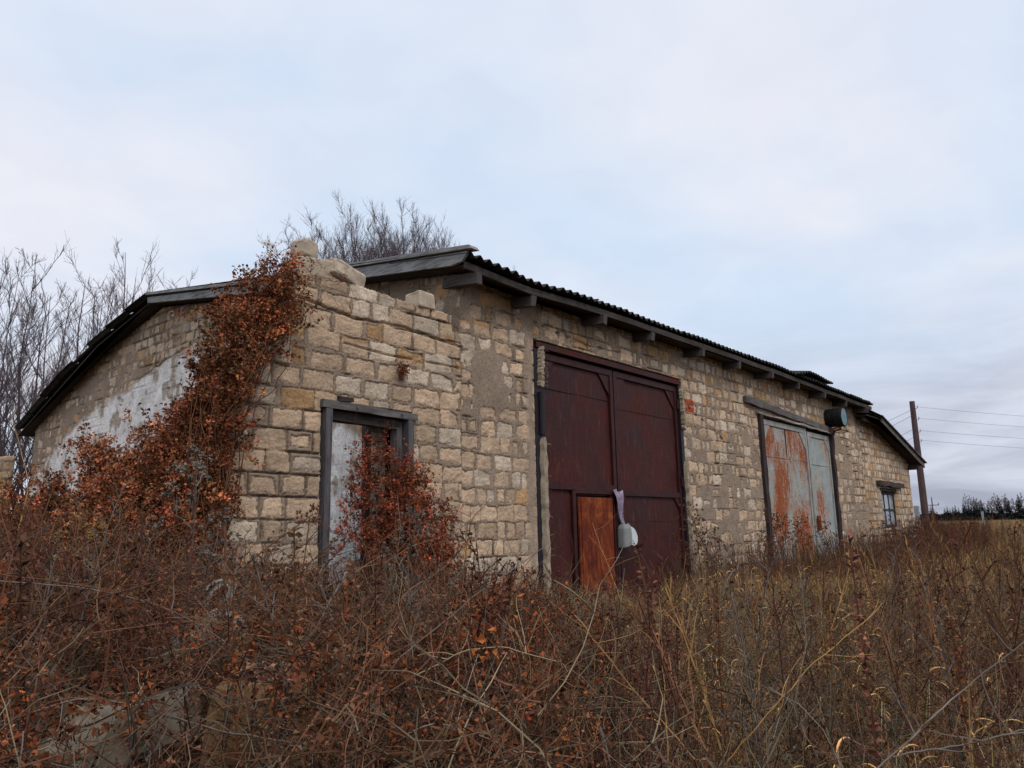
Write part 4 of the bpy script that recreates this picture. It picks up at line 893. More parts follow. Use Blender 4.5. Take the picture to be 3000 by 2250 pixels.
vine('wall_vine_tuft', (6.19, 7.0, 3.35), 'small isolated tuft of red dead vine leaves clinging to the wall above the doorway', [([(6.19, 7.03, 3.48, .06), (6.2, 7.02, 3.42, .05)], (1, .4, 1.2))], [t_sprig(131, np.array((.19, .040, .018)), 16, .12, .030)], [((6.2, 7.04, 3.35), (6.18, 7.03, 3.5), .003, 3)], .9, 420)
vine('wall_top_vine', (4.5, 7.0, 4.3), 'sparse reddish vine shoots rising over the broken wall top beside the capstones', [([(4.27, 7.0, 4.36, .09), (4.42, 7.0, 4.36, .09), (4.68, 6.98, 4.40, .09), (4.84, 6.95, 4.45, .09), (5.05, 6.95, 4.36, .07), (4.3, 7.0, 4.52, .05), (5.2, 6.92, 4.42, .05)], (1, .5, 1))], [t_sprig(132, np.array((.17, .045, .030)), 9, .2, .026)],
     [((4.2, 7.0, 4.2), (4.45, 7.0, 4.55), .003, 5), ((4.4, 7.0, 4.25), (5.1, 6.95, 4.5), .003, 5), ((4.8, 6.93, 4.3), (5.2, 6.9, 4.42), .003, 3)], .8, 70)

# ------------------------------------------------------------ rubble blocks in the foreground weeds
RUB = [((1.41, 4.04, 0.84), (.26, .22, .22), 'stone_d', 'rounded pale limestone block half buried in the weeds at the far left', .3),
       ((1.56, 3.26, 0.76), (.34, .26, .20), 'stone_d', 'large flat pale block lying in the foreground tangle left of the ochre block', -.25),
       ((1.68, 2.8, 0.74), (.20, .24, .42), 'stone_o', 'ochre orange block standing on end in the foreground weeds', .08),
       ((1.18, 2.91, 0.8), (.26, .22, .2), 'stone_d', 'small grey block partly hidden by dead stems in the lower left foreground', .5),
       ((2.01, 3.92, 0.98), (.36, .22, .09), 'stone_d', 'thin slab of broken block leaning in the leaves below the vine', -.5)]
for i, (c, s_, mt, lab, tl) in enumerate(RUB):
    rock('rubble_block', c, s_, M[mt], None, rng.uniform(0, 3), 20 + i, lab, 'stone block', 'fallen wall blocks in the foreground weeds', 16, .3, tl)
def clear(p, keepfrac=.18):
    """the undergrowth is thin on the camera side of the fallen blocks"""
    k = np.ones(len(p), bool)
    for c, s_, *_ in RUB:
        L = math.hypot(c[0], c[1]); dx, dy = c[0] / L, c[1] / L; al = p[:, 0] * dx + p[:, 1] * dy; pe = np.abs(p[:, 0] * dy - p[:, 1] * dx)
        k &= ~((al > L - 1.3) & (al < L + .05) & (pe < s_[0] * .45 * al / L) & (rng.random(len(p)) > keepfrac))
    return k
# ------------------------------------------------------------ stuff: tangle, thicket, grass
G = [t_sprig(140 + i, c_, 40, .38, s_, (.24, .5)) for i, (c_, s_) in enumerate(((RUSTL * .8, .027), (BROWN * 1.1, .022), (np.array((.12, .042, .020)), .022), (np.array((.15, .082, .045)), .020), (RUSTL * 1.3, .025), (BROWN * 2.0, .021)))]
TW = [t_twigs(160 + i, 9, .6, c_) for i, c_ in enumerate((GREY * .7, BROWN * 2.2, BROWN * 2.7, BROWN, STRAW * .5, np.array((.13, .05, .028))))]
S = Scat()
p, a, d = wedge(13500, 1.8, 11, p=1.35); keep = rng.random(len(p)) < (1 - sst(47, 59, a)); hole = fbm(p[:, 0] * 1.6 + 3, p[:, 1] * 1.6, 79, 3); keep &= clear(p); keep &= (hole > .40) | (rng.random(len(p)) < .25); p, a, d = p[keep], a[keep], d[keep]
lowb = np.where((p[:, 0] > 7.2) & (p[:, 1] > 4.5), .45, 1)
hh = rng.random(len(p)) ** .75 * np.clip(grow(p[:, 0], p[:, 1], p[:, 2]) - .22, .05, 1.15) * (.8 + .4 * fbm(p[:, 0] * 1.1, p[:, 1] * 1.1, 71, 3))
p = p + np.stack([0 * hh, 0 * hh, hh], 1); cl = fbm(p[:, 0] * 1.3 + 7, p[:, 1] * 1.3, 72, 3)
kk = np.clip((cl * 7).astype(int) + rng.integers(-2, 3, len(p)), 0, 5)
for i in range(6):
    m = kk == i; S.put(G[i], p[m], rng.uniform(.6, 1.25, m.sum()) * np.clip(.60 + .10 * d[m], .75, 1.4), rng.uniform(.2, 1.5, m.sum()), tone(m.sum(), .32, 1.3, .10))
setp(S.build('leaf_tangle', M['leaf']), 'dead brown and rust coloured leaf tangle covering the rubble before the wall', 'undergrowth', kind='stuff')
S = Scat()
p, a, d = wedge(6500, 1.7, 12, p=1.35); m = clear(p, .35); p, a, d = p[m], a[m], d[m]; hh = rng.random(len(p)) * np.clip(grow(p[:, 0], p[:, 1], p[:, 2]) - .25, .03, 1.0) * (1 - .3 * RI(a)); p = p + np.stack([0 * hh, 0 * hh, hh], 1)
S.many(TW, p, rng.uniform(.5, 1.3, len(p)), rng.uniform(.1, .9, len(p)), tone(len(p), .5, 1.3, .06) * (1 - .2 * RI(a))[:, None])
hp = np.stack([rng.uniform(6.9, 9.4, 420), rng.uniform(5.4, 6.4, 420), 0 * np.zeros(420)], 1); hp[:, 2] = terrain(hp[:, 0], hp[:, 1]) + .16 * rng.random(420)
S.many([t_twigs(171, 12, .55, STRAW * .8, .15), t_twigs(172, 12, .5, TAN, .1)], hp, rng.uniform(.5, 1.1, 420), .35, tone(420, .6, 1.3, .06))
setp(S.build('dead_twigs', M['plant']), 'grey and straw coloured dead twigs matted through the weeds', 'undergrowth', kind='stuff')
W = [t_weed(200 + i, 1.0, 15, c_, 5, .25, .5) for i, c_ in enumerate((BROWN, DKRED, BROWN * 1.4, GREY * .45, DKRED * 1.3, BROWN * .8))] + [t_spike(210, 1.0, DKRED * 1.2), t_spike(211, 1.0, BROWN)]
WT = [t_weed(220 + i, 1.0, 12, c_, 4, .35, .35) for i, c_ in enumerate((TAN * .6, BROWN * 2.0, TAN * .8))]
S = Scat()
p, a, d = wedge(3000, 2.6, 14, p=1.3); m = (rng.random(len(p)) < .95 - .80 * RI(a)) & clear(p, .4); p, a, d = p[m], a[m], d[m]
hgt = np.clip(grow(p[:, 0], p[:, 1], p[:, 2]) * rng.uniform(.6, 1.16, len(p)), .2, 1.5); gold = rng.random(len(p)) < RI(a) * .4
S.many(W, p[~gold], hgt[~gold], .10, tone((~gold).sum(), .6, 1.5, .08)); S.many(WT, p[gold], hgt[gold], .12, tone(gold.sum(), .6, 1.4, .08))
p, a, d = wedge(2600, 9, 60, 40, 92, .9); m = p[:, 1] < YF + 60; p, a, d = p[m], a[m], d[m]
tall = 1 + .55 * sst(17, 25, p[:, 0]) * sst(90, 78, a)
patch = fbm(p[:, 0] * .25, p[:, 1] * .4, 75, 3); m = (patch > .47) | ((p[:, 0] < 34) & (p[:, 1] > 2.2) & (rng.random(len(p)) < .8)); p, tall, a = p[m], tall[m], a[m]
S.many(W + WT, p, rng.uniform(.6, 1.05, len(p)) * np.where(p[:, 0] < 14, np.clip(grow(p[:, 0], p[:, 1], p[:, 2]), .1, 1.2), tall * np.where(p[:, 0] > 34, .75, 1)), .10, tone(len(p), .7, 1.7, .08) * (1 + .5 * sst(84, 90, a))[:, None])
n = 800; x = rng.uniform(11, 29, n); y = rng.uniform(4.2, 6.7, n); p = np.stack([x, y, terrain(x, y) - .02], 1)
S.many([t_weed(240 + i, 1.0, 20, c_, 8, .45, .5, c_ * 1.5) for i, c_ in enumerate((BROWN * 1.3, DKRED * 1.5, BROWN * 1.8))], p, np.clip(grow(x, y, p[:, 2]), .15, 1.3) * rng.uniform(.75, 1.2, n) * (1 + .15 * sst(20, 26, x)), .12, tone(n, .6, 1.4, .1))
# dense belt against the foot of the facade and round the far corner
n = 1500; x = rng.uniform(12.2, 36, n); y = YF - .15 - rng.random(n) ** 1.3 * 2.2 + np.where(x > 30.4, rng.uniform(-1, 4, n), 0); p = np.stack([x, y, terrain(x, y) - .02], 1)
S.many(W, p, rng.uniform(.55, 1.0, n) * (1 + .45 * sst(23, 28, x)), .12, tone(n, .6, 1.5, .08))
# thin reeds at the far left against the gable
n = 520; x = rng.uniform(.6, 3.7, n); y = rng.uniform(9, 16, n); p = np.stack([x, y, terrain(x, y)], 1); S.many(W + WT, p, rng.uniform(1.0, 1.55, n), .10, tone(n, .8, 1.6, .08))
setp(S.build('weed_thicket', M['plant']), 'dense thicket of dry brown weeds growing along the foot of the barn', 'weeds', kind='stuff')
GR = [t_grass(300 + i, 13, .62, c_, .5, .0055, h_) for i, (c_, h_) in enumerate(((TAN * .85, 0), (TAN * 1.0, 0), (BROWN * 2.2, 0), (STRAW * .6, 1), (OLIVE * 1.3, 0), (TAN * .65, 0)))]
GF = [t_grass(320 + i, 20, .6, c_, .6, .012, 0) for i, c_ in enumerate((TAN, TAN * .75, BROWN * 2, STRAW * .6))]
S = Scat()
p, a, d = wedge(19000, 1.7, 14, p=1.4); m = (rng.random(len(p)) < (.12 + .88 * RI(a))) & ((fbm(p[:, 0] * 1.2, p[:, 1] * 1.2 + 5, 80, 3) > .40) | (rng.random(len(p)) < .4)); p, a, d = p[m], a[m], d[m]
S.many(GR, p, rng.uniform(.6, 1.25, len(p)) * np.clip(grow(p[:, 0], p[:, 1], p[:, 2]) * 1.1, .10, .95), .14, tone(len(p), .55, 1.35, .08) * (.5 + 1.25 * RI(a) + .5 * fbm(p[:, 0] * .7, p[:, 1] * .7, 78, 3) - .1)[:, None])
p, a, d = wedge(7500, 10, 70, 40, 92, .8); gl = np.where(p[:, 0] < 16, np.clip(grow(p[:, 0], p[:, 1], p[:, 2]) * 1.1, .1, 1.0), 1.0)
S.many(GF, p, rng.uniform(.7, 1.35, len(p)) * gl, .12, tone(len(p), .6, 1.5, .08))
p, a, d = wedge(4200, 60, 260, 70, 92, .8); S.many(GF, p, rng.uniform(1.2, 2.4, len(p)) * .8, .12, tone(len(p), .7, 1.6, .08))
setp(S.build('dry_grass', M['plant']), 'tawny dry grass of the open field on the right', 'grass', kind='stuff')

# ------------------------------------------------------------ individual plants near the camera
def tp_mesh(name, tp, mat):
    o = mesh_np(name, tp.V, tp.F, mat, None, tp.C); me = o.data; bpy.data.objects.remove(o); return me
def place(name, me, p, s, yaw, tilt, label, cat, group):
    o = bpy.data.objects.new(name, me); col.objects.link(o); o.location = p; o.scale = (s, s, s); o.rotation_euler = (tilt[0], tilt[1], yaw)
    return setp(o, label, cat, group)
wm = [tp_mesh('dry_weed', t_weed(400 + i, 1.15, 20, c_, 6, .3, .5), M['plant']) for i, c_ in enumerate((BROWN * 1.2, DKRED * 1.4, BROWN * 1.8, GREY * .6))]
sm = [tp_mesh('dock_stalk', t_spike(410 + i, 1.1, c_), M['plant']) for i, c_ in enumerate((DKRED * 1.6, np.array((.15, .055, .022))))]
p, a, d = wedge(150, 2.5, 6.3, 17, 84, 1.4)
WL = {}
for q, aa in zip(p, a):
    if q[1] > YF - .3: continue
    s_ = float(np.clip(grow(q[:1], q[1:2], q[2:3])[0] * rng.uniform(.8, 1.2), .3, 1.4)) / 1.15
    if aa > 54 and rng.random() < .6: continue
    k = rng.integers(0, 4); z_ = [i for i, e in enumerate((23, 35, 46, 55, 62, 70, 99)) if aa < e][0]
    if rng.random() < .72: o = place('dry_weed', wm[k], q, s_, rng.uniform(0, 6.3), rng.normal(0, .08, 2), 'x', 'weed', 'tall branching weed stalks in the foreground thicket'); kd = ('brown', 'dark red', 'light brown', 'greyish')[k] + ' branching weed'
    else: o = place('dock_stalk', sm[k % 2], q, s_ * .95, rng.uniform(0, 6.3), rng.normal(0, .07, 2), 'x', 'weed', 'dock seed spikes in the foreground thicket'); kd = ('dark red', 'rusty')[k % 2] + ' dock spike'
    WL.setdefault((z_, kd), []).append((math.hypot(q[0], q[1]), o))
ORD = ('', 'second ', 'third ', 'fourth ', 'fifth ', 'sixth ', 'seventh ', 'eighth ', 'ninth ', 'tenth ', 'eleventh ', 'twelfth ', 'thirteenth ', 'fourteenth ', 'fifteenth ', 'sixteenth ', 'seventeenth ', 'eighteenth ', 'nineteenth ', 'twentieth ')
ZN = ('below the whitewashed gable at the far left', 'below the big climbing vine', 'before the vine filled doorway', 'before the wall left of the maroon gate', 'before the maroon gate', 'before the blue gate', 'in the tawny grass at the right')
for (z_, kd), L_ in WL.items():
    for i, (dd_, o) in enumerate(sorted(L_, key=lambda e: e[0])): o['label'] = '%snearest %s %s' % (ORD[i], kd, ZN[z_])
# burdocks with burr clusters
def burdock(p, H, seed, label, lean=(0, 0), nb=7, c=BROWN * 1.2, bc=BROWN * 1.7, br=.017, group='burdocks with burr clusters before the wall'):
    r = np.random.default_rng(seed); t = thing('dry_burdock', p, label, 'burdock', group); p = np.array(p, float)
    st = MB(); bu = MB(); P = polyline(r, p, (lean[0], lean[1], 1), H, 8, .15); st.tube(P, np.linspace(.009, .004, 9), 5, c, cap=False)
    ends = [P[-1]]
    for k in range(nb):
        u = .38 + .6 * (k + r.random() * .6) / nb; i = u * 7.99; j = int(i); q = P[j] + (P[j + 1] - P[j]) * (i - j); an = k * 2.5 + r.random()
        B = polyline(r, q, (math.cos(an) * .8, math.sin(an) * .8, .75), H * .38 * (1.3 - u), 5, .3, .1); st.tube(B, np.linspace(.005, .0025, 6), 4, c * r.uniform(.9, 1.5), cap=False)
        for m in range(3):
            e = polyline(r, B[3 + (m > 0)], (r.normal(0, .6), r.normal(0, .6), 1), H * .12, 3, .3); st.tube(e, .002, 3, c, cap=False); ends.append(e[-1])
        ends.append(B[-1])
    for e in ends:
        for m in range(r.integers(3, 7)): burr(bu, r, e + r.normal(0, br * 1.5, 3), br * r.uniform(.8, 1.2), bc * r.uniform(.7, 1.3))
    st.build('stem', M['plant'], t, colors=True); bu.build('burrs', M['leaf'], t, colors=True); return t
burdock((9.0, 4.6, .28), 1.35, 1, 'burdock with grey brown burrs standing just left of the canister, before the maroon gate', (.1, -.05))
burdock((10.6, 5.0, .3), 1.25, 2, 'burdock before the right leaf of the maroon gate, burrs beside the canister', (-.25, .1))
burdock((13.2, 5.6, .3), 1.35, 3, 'spreading burdock before the wall just right of the maroon gate', (.05, 0), 9)
burdock((14.6, 5.8, .3), 1.30, 4, 'burdock before the wall midway between the maroon and blue gates', (0, 0), 9)
burdock((16.0, 5.9, .3), 1.25, 5, 'burdock standing before the left edge of the blue gate', (0, 0), 8)
burdock((18.2, 6.0, .3), 1.20, 6, 'burdock standing before the middle of the blue gate', (0, 0), 8)
burdock((22.5, 6.0, .3), 1.25, 7, 'burdock before the right post of the blue gate under the black drum', (0, 0), 8)
burdock((26.5, 6.2, .3), 1.30, 8, 'burdock before the barred window of the lean-to shed', (0, 0), 8)
burdock((29.6, 6.3, .3), 1.45, 9, 'burdock at the right hand corner of the lean-to shed', (0, 0), 9)
burdock((2.55, 5.1, .45), 1.50, 10, 'thistle like burdock with fuzzy grey heads in front of the big vine', (.1, 0), 6, GREY * .5, GREY * .8, .022)
burdock((1.75, 4.2, .35), 1.15, 11, 'burdock with tawny heads at the lower left, near the pale block', (-.1, 0), 6, BROWN * 1.4, TAN * .7, .018)
burdock((3.6, 5.4, .35), 1.30, 12, 'burdock reaching across the stone wall between the vine and the doorway', (.12, -.1), 6, BROWN * 1.3, BROWN * 1.9, .016)
burdock((4.9, 5.7, .3), 1.30, 13, 'burdock with pale fluffy heads in front of the doorway vine', (0, 0), 7, BROWN * 1.3, GREY * .7, .02)
# pale stalk hung with curled silver leaves
t = thing('mullein_stalk', (2.16, 3.80, .35), 'stout stalk hung with curled silvery dead leaves in the left foreground', 'dead plant'); st = MB(); lf = MB(); r = np.random.default_rng(77)
P = polyline(r, (2.16, 3.80, .3), (.03, -.03, 1), 1.25, 9, .05); st.tube(P, np.linspace(.013, .006, 10), 6, BROWN * 1.6, cap=False)
for z in (.55, .72, 1.0, 1.2, 1.28):
    q = P[min(9, int((z - .3) / 1.25 * 9))]; an = r.uniform(0, 6.28)
    for k in range(3):
        an += 2; Q = polyline(r, q, (math.cos(an) * .5, math.sin(an) * .5, .1), .20 * r.uniform(.6, 1.2), 7, .5, 3.2)
        for kk_ in range(2): ribbon(lf, Q + r.normal(0, .006, Q.shape), np.array((.01, .035, .05, .055, .05, .045, .03, .01)) * r.uniform(.7, 1.2), SILVER * r.uniform(.7, 1.15), r.normal(0, 1, 3))
st.tube(polyline(r, P[7], (.8, -.4, .6), .55, 7, .15), np.linspace(.005, .003, 8), 4, BROWN * 1.5, cap=False)
st.build('stem', M['plant'], t, colors=True); lf.build('leaves', M['leaf'], t, colors=True)
# long dead stems lying and arching through the foreground
def stem(P, r0, r1, c, label, group='long bare stems arching through the foreground'):
    P = np.array(P, float); tt = np.linspace(0, 1, len(P)); ti = np.linspace(0, 1, 22)
    Q = np.stack([np.interp(ti, tt, P[:, k]) for k in range(3)], 1); ker = np.array([.25, .5, .25])
    for _ in range(4): Q[1:-1] = Q[:-2] * .25 + Q[1:-1] * .5 + Q[2:] * .25
    Q += np.cumsum(rng.normal(0, .0022, Q.shape), 0); mb = MB(); mb.tube(Q, np.linspace(r0, r1, 22) * .48, 5, c)
    for k in range(4):
        q = Q[rng.integers(6, 20)]; mb.tube(polyline(rng, q, (rng.normal(), rng.normal(), .6), rng.uniform(.08, .25), 4, .3), np.linspace(r1, r1 * .5, 5) * .6, 3, c)
    return setp(mb.build('dead_stem', M['plant'], None, loc=tuple(P[0]), colors=True), label, 'dead stem', group)
stem([(1.64, 2.96, 0.91), (1.77, 2.72, 1.19), (1.95, 2.59, 1.43), (2.11, 2.5, 1.64)], 0.008, 0.003, BROWN * .8, 'long dark bare stem rising diagonally across the lower left wall')
stem([(1.05, 3.53, 1.35), (1.29, 3.26, 1.31), (1.46, 2.92, 1.23), (1.63, 2.62, 1.03), (1.83, 2.43, 0.89)], 0.006, 0.004, GREY * .7, 'pale stem arching down from the left edge to the lower centre')
stem([(0.93, 3.34, 1.39), (1.12, 3.13, 1.34), (1.35, 2.88, 1.27), (1.48, 2.62, 1.11), (1.52, 2.44, 1.03)], 0.006, 0.004, BROWN * 1.6, 'brown stem arching from the left edge over the pale block')
stem([(0.82, 2.64, 0.99), (0.97, 2.45, 1.06), (1.07, 2.33, 1.03), (1.22, 2.18, 0.95), (1.37, 2.03, 0.9)], 0.006, 0.004, GREY * .8, 'grey kinked stem lying along the bottom left corner')
stem([(0.81, 2.36, 0.94), (0.89, 2.24, 1.01), (1.05, 2.2, 1.06)], 0.005, 0.003, STRAW * .8, 'pale straight stalk rising from the bottom left corner')
stem([(1.72, 2.52, 1.03), (1.75, 2.43, 1.21), (1.84, 2.44, 1.32)], 0.005, 0.003, GREY, 'pale forked stem standing left of centre foreground')
stem([(1.79, 2.13, 1.03), (1.95, 2.06, 1.13), (2.14, 1.94, 1.3), (2.34, 1.83, 1.44)], 0.005, 0.003, GREY * .9, 'pale stem slanting up to the right in front of the doorway')
stem([(2.32, 1.25, 0.79), (2.27, 1.41, 0.97), (2.17, 1.48, 1.12), (2.19, 1.6, 1.21)], 0.005, 0.003, TAN, 'tan stem slanting up to the left before the straw heap')
stem([(2.28, 1.14, 0.79), (2.33, 1.04, 0.92), (2.52, 0.93, 1.08), (2.74, 0.78, 1.25)], 0.0045, 0.003, TAN * .8, 'thin tan stem leaning right in the grassy foreground')
stem([(2.11, 0.68, 0.88), (2.19, 0.57, 0.97), (2.38, 0.47, 1.07), (2.46, 0.33, 1.2)], 0.006, 0.003, GREY * .8, 'grey stem slanting up to the right edge of the picture')
stem([(2.15, 0.63, 0.93), (2.26, 0.48, 0.98), (2.37, 0.34, 1.01)], 0.005, 0.004, GREY * .7, 'low grey stem leaving through the lower right edge')
stem([(1.65, 1.8, 1.08), (1.71, 1.7, 1.14), (1.8, 1.6, 1.16), (1.92, 1.48, 1.1)], 0.0045, 0.003, STRAW * .8, 'white arching stem low in the centre foreground')
stem([(1.5, 1.7, 0.94), (1.56, 1.62, 0.99), (1.65, 1.52, 0.95), (1.75, 1.42, 0.89)], 0.005, 0.003, GREY * 1.1, 'pale bent stem at the bottom centre')
stem([(3.69, 2.38, 1.11), (3.69, 2.47, 1.33), (3.71, 2.54, 1.53)], 0.004, 0.002, TAN, 'single thin stalk crossing the rusty wicket door')
stem([(1.79, 5.75, 1.55), (1.85, 5.88, 1.89), (1.77, 6.14, 2.42)], 0.008, 0.004, TAN * .8, 'pale curved reed with a plume at the far left edge')
stem([(1.44, 1.95, 0.87), (1.51, 1.97, 1.03), (1.59, 2.0, 1.18), (1.66, 2.03, 1.3)], 0.005, 0.003, BROWN * 1.5, 'upright brown stem in the left centre foreground')
stem([(1.77, 1.73, 0.83), (1.94, 1.92, 1.11), (2.06, 2.0, 1.41), (2.21, 2.09, 1.62)], 0.005, 0.002, BROWN * 1.3, 'tall thin upright stem in front of the wall right of the doorway')
stem([(2.17, 1.26, 0.81), (2.32, 1.34, 1.04), (2.36, 1.37, 1.28)], 0.004, 0.002, TAN * .8, 'upright tan stem below the right leaf of the maroon gate')
# ------------------------------------------------------------ bare trees behind the barn
def bare_tree(p, H, seed, label, stems=4, dens=1.0, spread=.35, up=.8, mat='bark', mat2=None, group='bare trees behind the barn', name='bare_tree', curl=.10, rmin=.007, tw=1.0):
    r = np.random.default_rng(seed); t = thing(name, p, label, 'tree', group); A = MB(); B = MB(); p = np.array(p, float)
    for s_ in range(stems):
        an = s_ * 6.28 / stems + r.uniform(-.5, .5); sp = spread * r.uniform(.4, 1.2) * (0 if stems == 1 else 1); h = H * r.uniform(.78 if tw < 1.7 else .88, 1.0)
        P = polyline(r, p + (math.cos(an) * .12, math.sin(an) * .12, -.2), (math.cos(an) * sp, math.sin(an) * sp, 1), h, 12, .16, -.25)
        R0 = H * .0062 * r.uniform(.7, 1.2) * (1.5 if stems == 1 else 1); rad = np.linspace(R0, rmin, 13); A.tube(P, rad, 6, cap=False)
        nb = int(15 * dens)
        for k in range(nb):
            u = .22 + .76 * (k + r.random()) / nb; i = u * 11.99; j = int(i); q = P[j] + (P[j + 1] - P[j]) * (i - j); a = k * 2.4 + r.random()
            tan = (P[j + 1] - P[j]) / np.linalg.norm(P[j + 1] - P[j]); d = np.array((math.cos(a), math.sin(a), 0)) * .62 + tan * up
            L = h * .34 * (1.15 - u) * r.uniform(.6, 1.25) + h * .04; Bp = polyline(r, q, d, L, 7, .25, -.35 * up)
            A.tube(Bp, np.linspace(max(rmin, rad[j] * .45), rmin, 8), 4, cap=False)
            for m in range(int(7 * tw)):
                f = r.uniform(.2, 1) * 6.99; jj = int(f); qq = Bp[jj] + (Bp[jj + 1] - Bp[jj]) * (f - jj); dd = (Bp[jj + 1] - Bp[jj]) / (L / 7) + r.normal(0, .48, 3) + (0, 0, .35)
                L2 = L * .42 * r.uniform(.5, 1.2); C2 = polyline(r, qq, dd, L2, 4, .22, -.3); B.tube(C2, np.linspace(rmin * .95, rmin * .6, 5), 3, cap=False)
                for w_ in range(3 if tw < 1.7 else 5):
                    f3 = r.uniform(.2, .95) * 3.99; j3 = int(f3); q3 = C2[j3]; d3 = (C2[j3 + 1] - C2[j3]) / (L2 / 4) + r.normal(0, .5, 3) + (0, 0, .3)
                    B.tube(polyline(r, q3, d3, L2 * .5 * r.uniform(.6, 1.3), 2, .2, -.2), np.array((.6, .5, .35)) * rmin, 3, cap=False)
    A.build('trunk', M[mat], t); B.build('crown', M[mat2 or mat], t); return t
def P2(ax, ay, d): return (ax * d, ay * d, .2)
EV_ = .99
bare_tree(P2(.262, .965, 30), 11.8 * EV_, 1, 'fine twigged pale birch at the left edge of the picture', 4, 1.4, .22, .9, 'bark_pale', 'bark', tw=1.6, rmin=.007)
bare_tree(P2(.290, .957, 27), 9.6 * EV_, 2, 'dark many stemmed bare tree second from the left edge', 6, 1.0, .42, rmin=.0068, mat2='twigs_far')
bare_tree(P2(.310, .951, 27), 10.6 * EV_, 3, 'bare tree standing right above the steep left part of the barn roof', 5, 1.0, .34, rmin=.0068, mat2='twigs_far')
bare_tree(P2(.330, .944, 29), 11.0 * EV_, 4, 'bare tree with thick forking dark stems behind the left roof slope', 5, 1.0, .40, rmin=.0068, mat2='twigs_far')
bare_tree(P2(.356, .934, 30), 12.6 * EV_, 5, 'tallest slender bare tree with a straight leader behind the left roof slope', 3, 1.0, .16, .8, rmin=.0068, mat2='twigs_far')
bare_tree(P2(.387, .922, 31), 11.9 * EV_, 6, 'bare tree leaning right beside the ridge board', 4, .9, .22, .9, rmin=.0068, mat2='twigs_far')
bare_tree(P2(.416, .909, 34), 12.6 * EV_, 7, 'thin bare tree top showing over the ridge, nearest the ridge corner', 3, .9, .14, .9, rmin=.0068, mat2='twigs_far')
bare_tree(P2(.438, .899, 36), 14.3 * EV_, 8, 'sparse bare tree top rising over the barge board left of the vine', 3, .7, .12, .9, rmin=.0068, mat2='twigs_far')
bare_tree(P2(.548, .836, 34), 13.0 * EV_, 9, 'low bare tree top just left of the capstones', 3, .8, .10, 1.0, tw=1.0, rmin=.0065, mat2='twigs_far')
for i_, (ax_, ay_, H_, lab_) in enumerate(((.599, .800, 13.1, 'leftmost stem clump of the big bushy bare crown behind the barn'), (.612, .790, 13.9, 'dense bare tree with bushy upright twigs just right of the capstones'), (.626, .779, 14.4, 'bushy bare tree left of the middle of the big crown over the annex'), (.640, .768, 14.5, 'dense bare tree in the very middle of the big crown over the annex'), (.654, .756, 14.3, 'bare tree at the highest part of the big crown behind the barge board'), (.669, .743, 13.7, 'bare tree right of the highest part of the big crown'), (.688, .725, 12.9, 'bare tree whose twigs curve out to the right over the barge board'))):
    bare_tree(P2(ax_, ay_, 31 + (i_ % 2)), H_, 10 + i_, lab_, 9, 1.2, .13, .95, 'bark', 'twigs_far', tw=2.0, rmin=.0060)
bare_tree(P2(.722, .692, 34), 13.4, 17, 'bare tree behind the front roof corner, lower than the big crown', 2, .7, .07, 1.0, mat2='twigs_far', rmin=.006)
bare_tree(P2(.746, .666, 36), 13.6, 18, 'small bare tree tip showing over the corrugated eave right of the roof corner', 2, .6, .06, 1.0, mat2='twigs_far', rmin=.006)

# ------------------------------------------------------------ poles, wires, far wood
pl = thing('utility_pole', (43.9, 9.8, .4), 'tall brown timber power pole behind the lean-to shed', 'power pole', 'power poles')
b = MB(); b.tube([(43.9, 9.8, z) for z in (.1, 3, 5.5, 7.75)], [.19, .17, .15, .13], 10); b.build('shaft', M['pole'], pl)
b = MB(); b.box((43.45, 10.0, .1), (43.67, 10.2, 2.35)); b.build('concrete_stub', M['concrete'], pl)
for z in (1.2, 1.9):
    b = MB(); b.tube([(43.9 + .24 * math.cos(a), 9.85 + .24 * math.sin(a), z) for a in np.linspace(0, 6.283, 13)], .02, 4, cap=False); b.build('wire_binding', M['black'], pl)
ins = []
for i, (z, s_) in enumerate(((7.35, 1), (6.75, 1), (6.1, 1), (5.6, 1))):
    b = MB(); b.tube([(43.9, 9.8, z), (44.02, 9.62, z + .02), (44.05, 9.6, z + .10), (44.05, 9.6, z + .2)], [.015, .015, .035, .03], 6); b.build('insulator', M['concrete'], pl); ins.append((44.05, 9.6, z + .1))
def wire(p, q, sag, label, grp, r_=.006):
    t = np.linspace(0, 1, 18)[:, None]; P = np.array(p) * (1 - t) + np.array(q) * t; P[:, 2] -= sag * 4 * (t * (1 - t))[:, 0]
    b = MB(); b.tube(P, r_, 4); setp(b.build('power_line', M['wire'], None, loc=tuple(p)), label, 'wire', grp)
for i, z in enumerate((6.95, 6.35, 5.75, 5.15)):
    wire(ins[i], (64, -4.0, z), .25, ('highest', 'second highest', 'third', 'lowest')[i] + ' wire running from the pole to the right edge', 'wires running right from the pole')
for i in range(5):
    z0 = (7.3, 7.0, 6.3, 5.9, 5.4)[i]; wire((43.85, 9.85, z0), (118 + i, 66 - i * 1.5, (7.6, 6.8, 6.4, 6.0, 5.6)[i]), 1.6 + .3 * i, ('top', 'second', 'middle', 'fourth', 'bottom')[i] + ' wire of the fan running down left behind the lean-to roof', 'wires running left from the pole', .009)
fp = thing('utility_pole', (244.5, 52.5, 1.3), 'small distant power pole with a crossarm over the field', 'power pole', 'power poles')
b = MB(); b.tube([(244.5, 52.5, z) for z in (1, 4, 8.1)], [.2, .17, .14], 8); b.build('shaft', M['pole'], fp)
b = MB(); b.beam((244.05, 54.1, 6.3), (244.95, 50.9, 6.3), .2, .2); b.build('crossarm', M['pole'], fp)
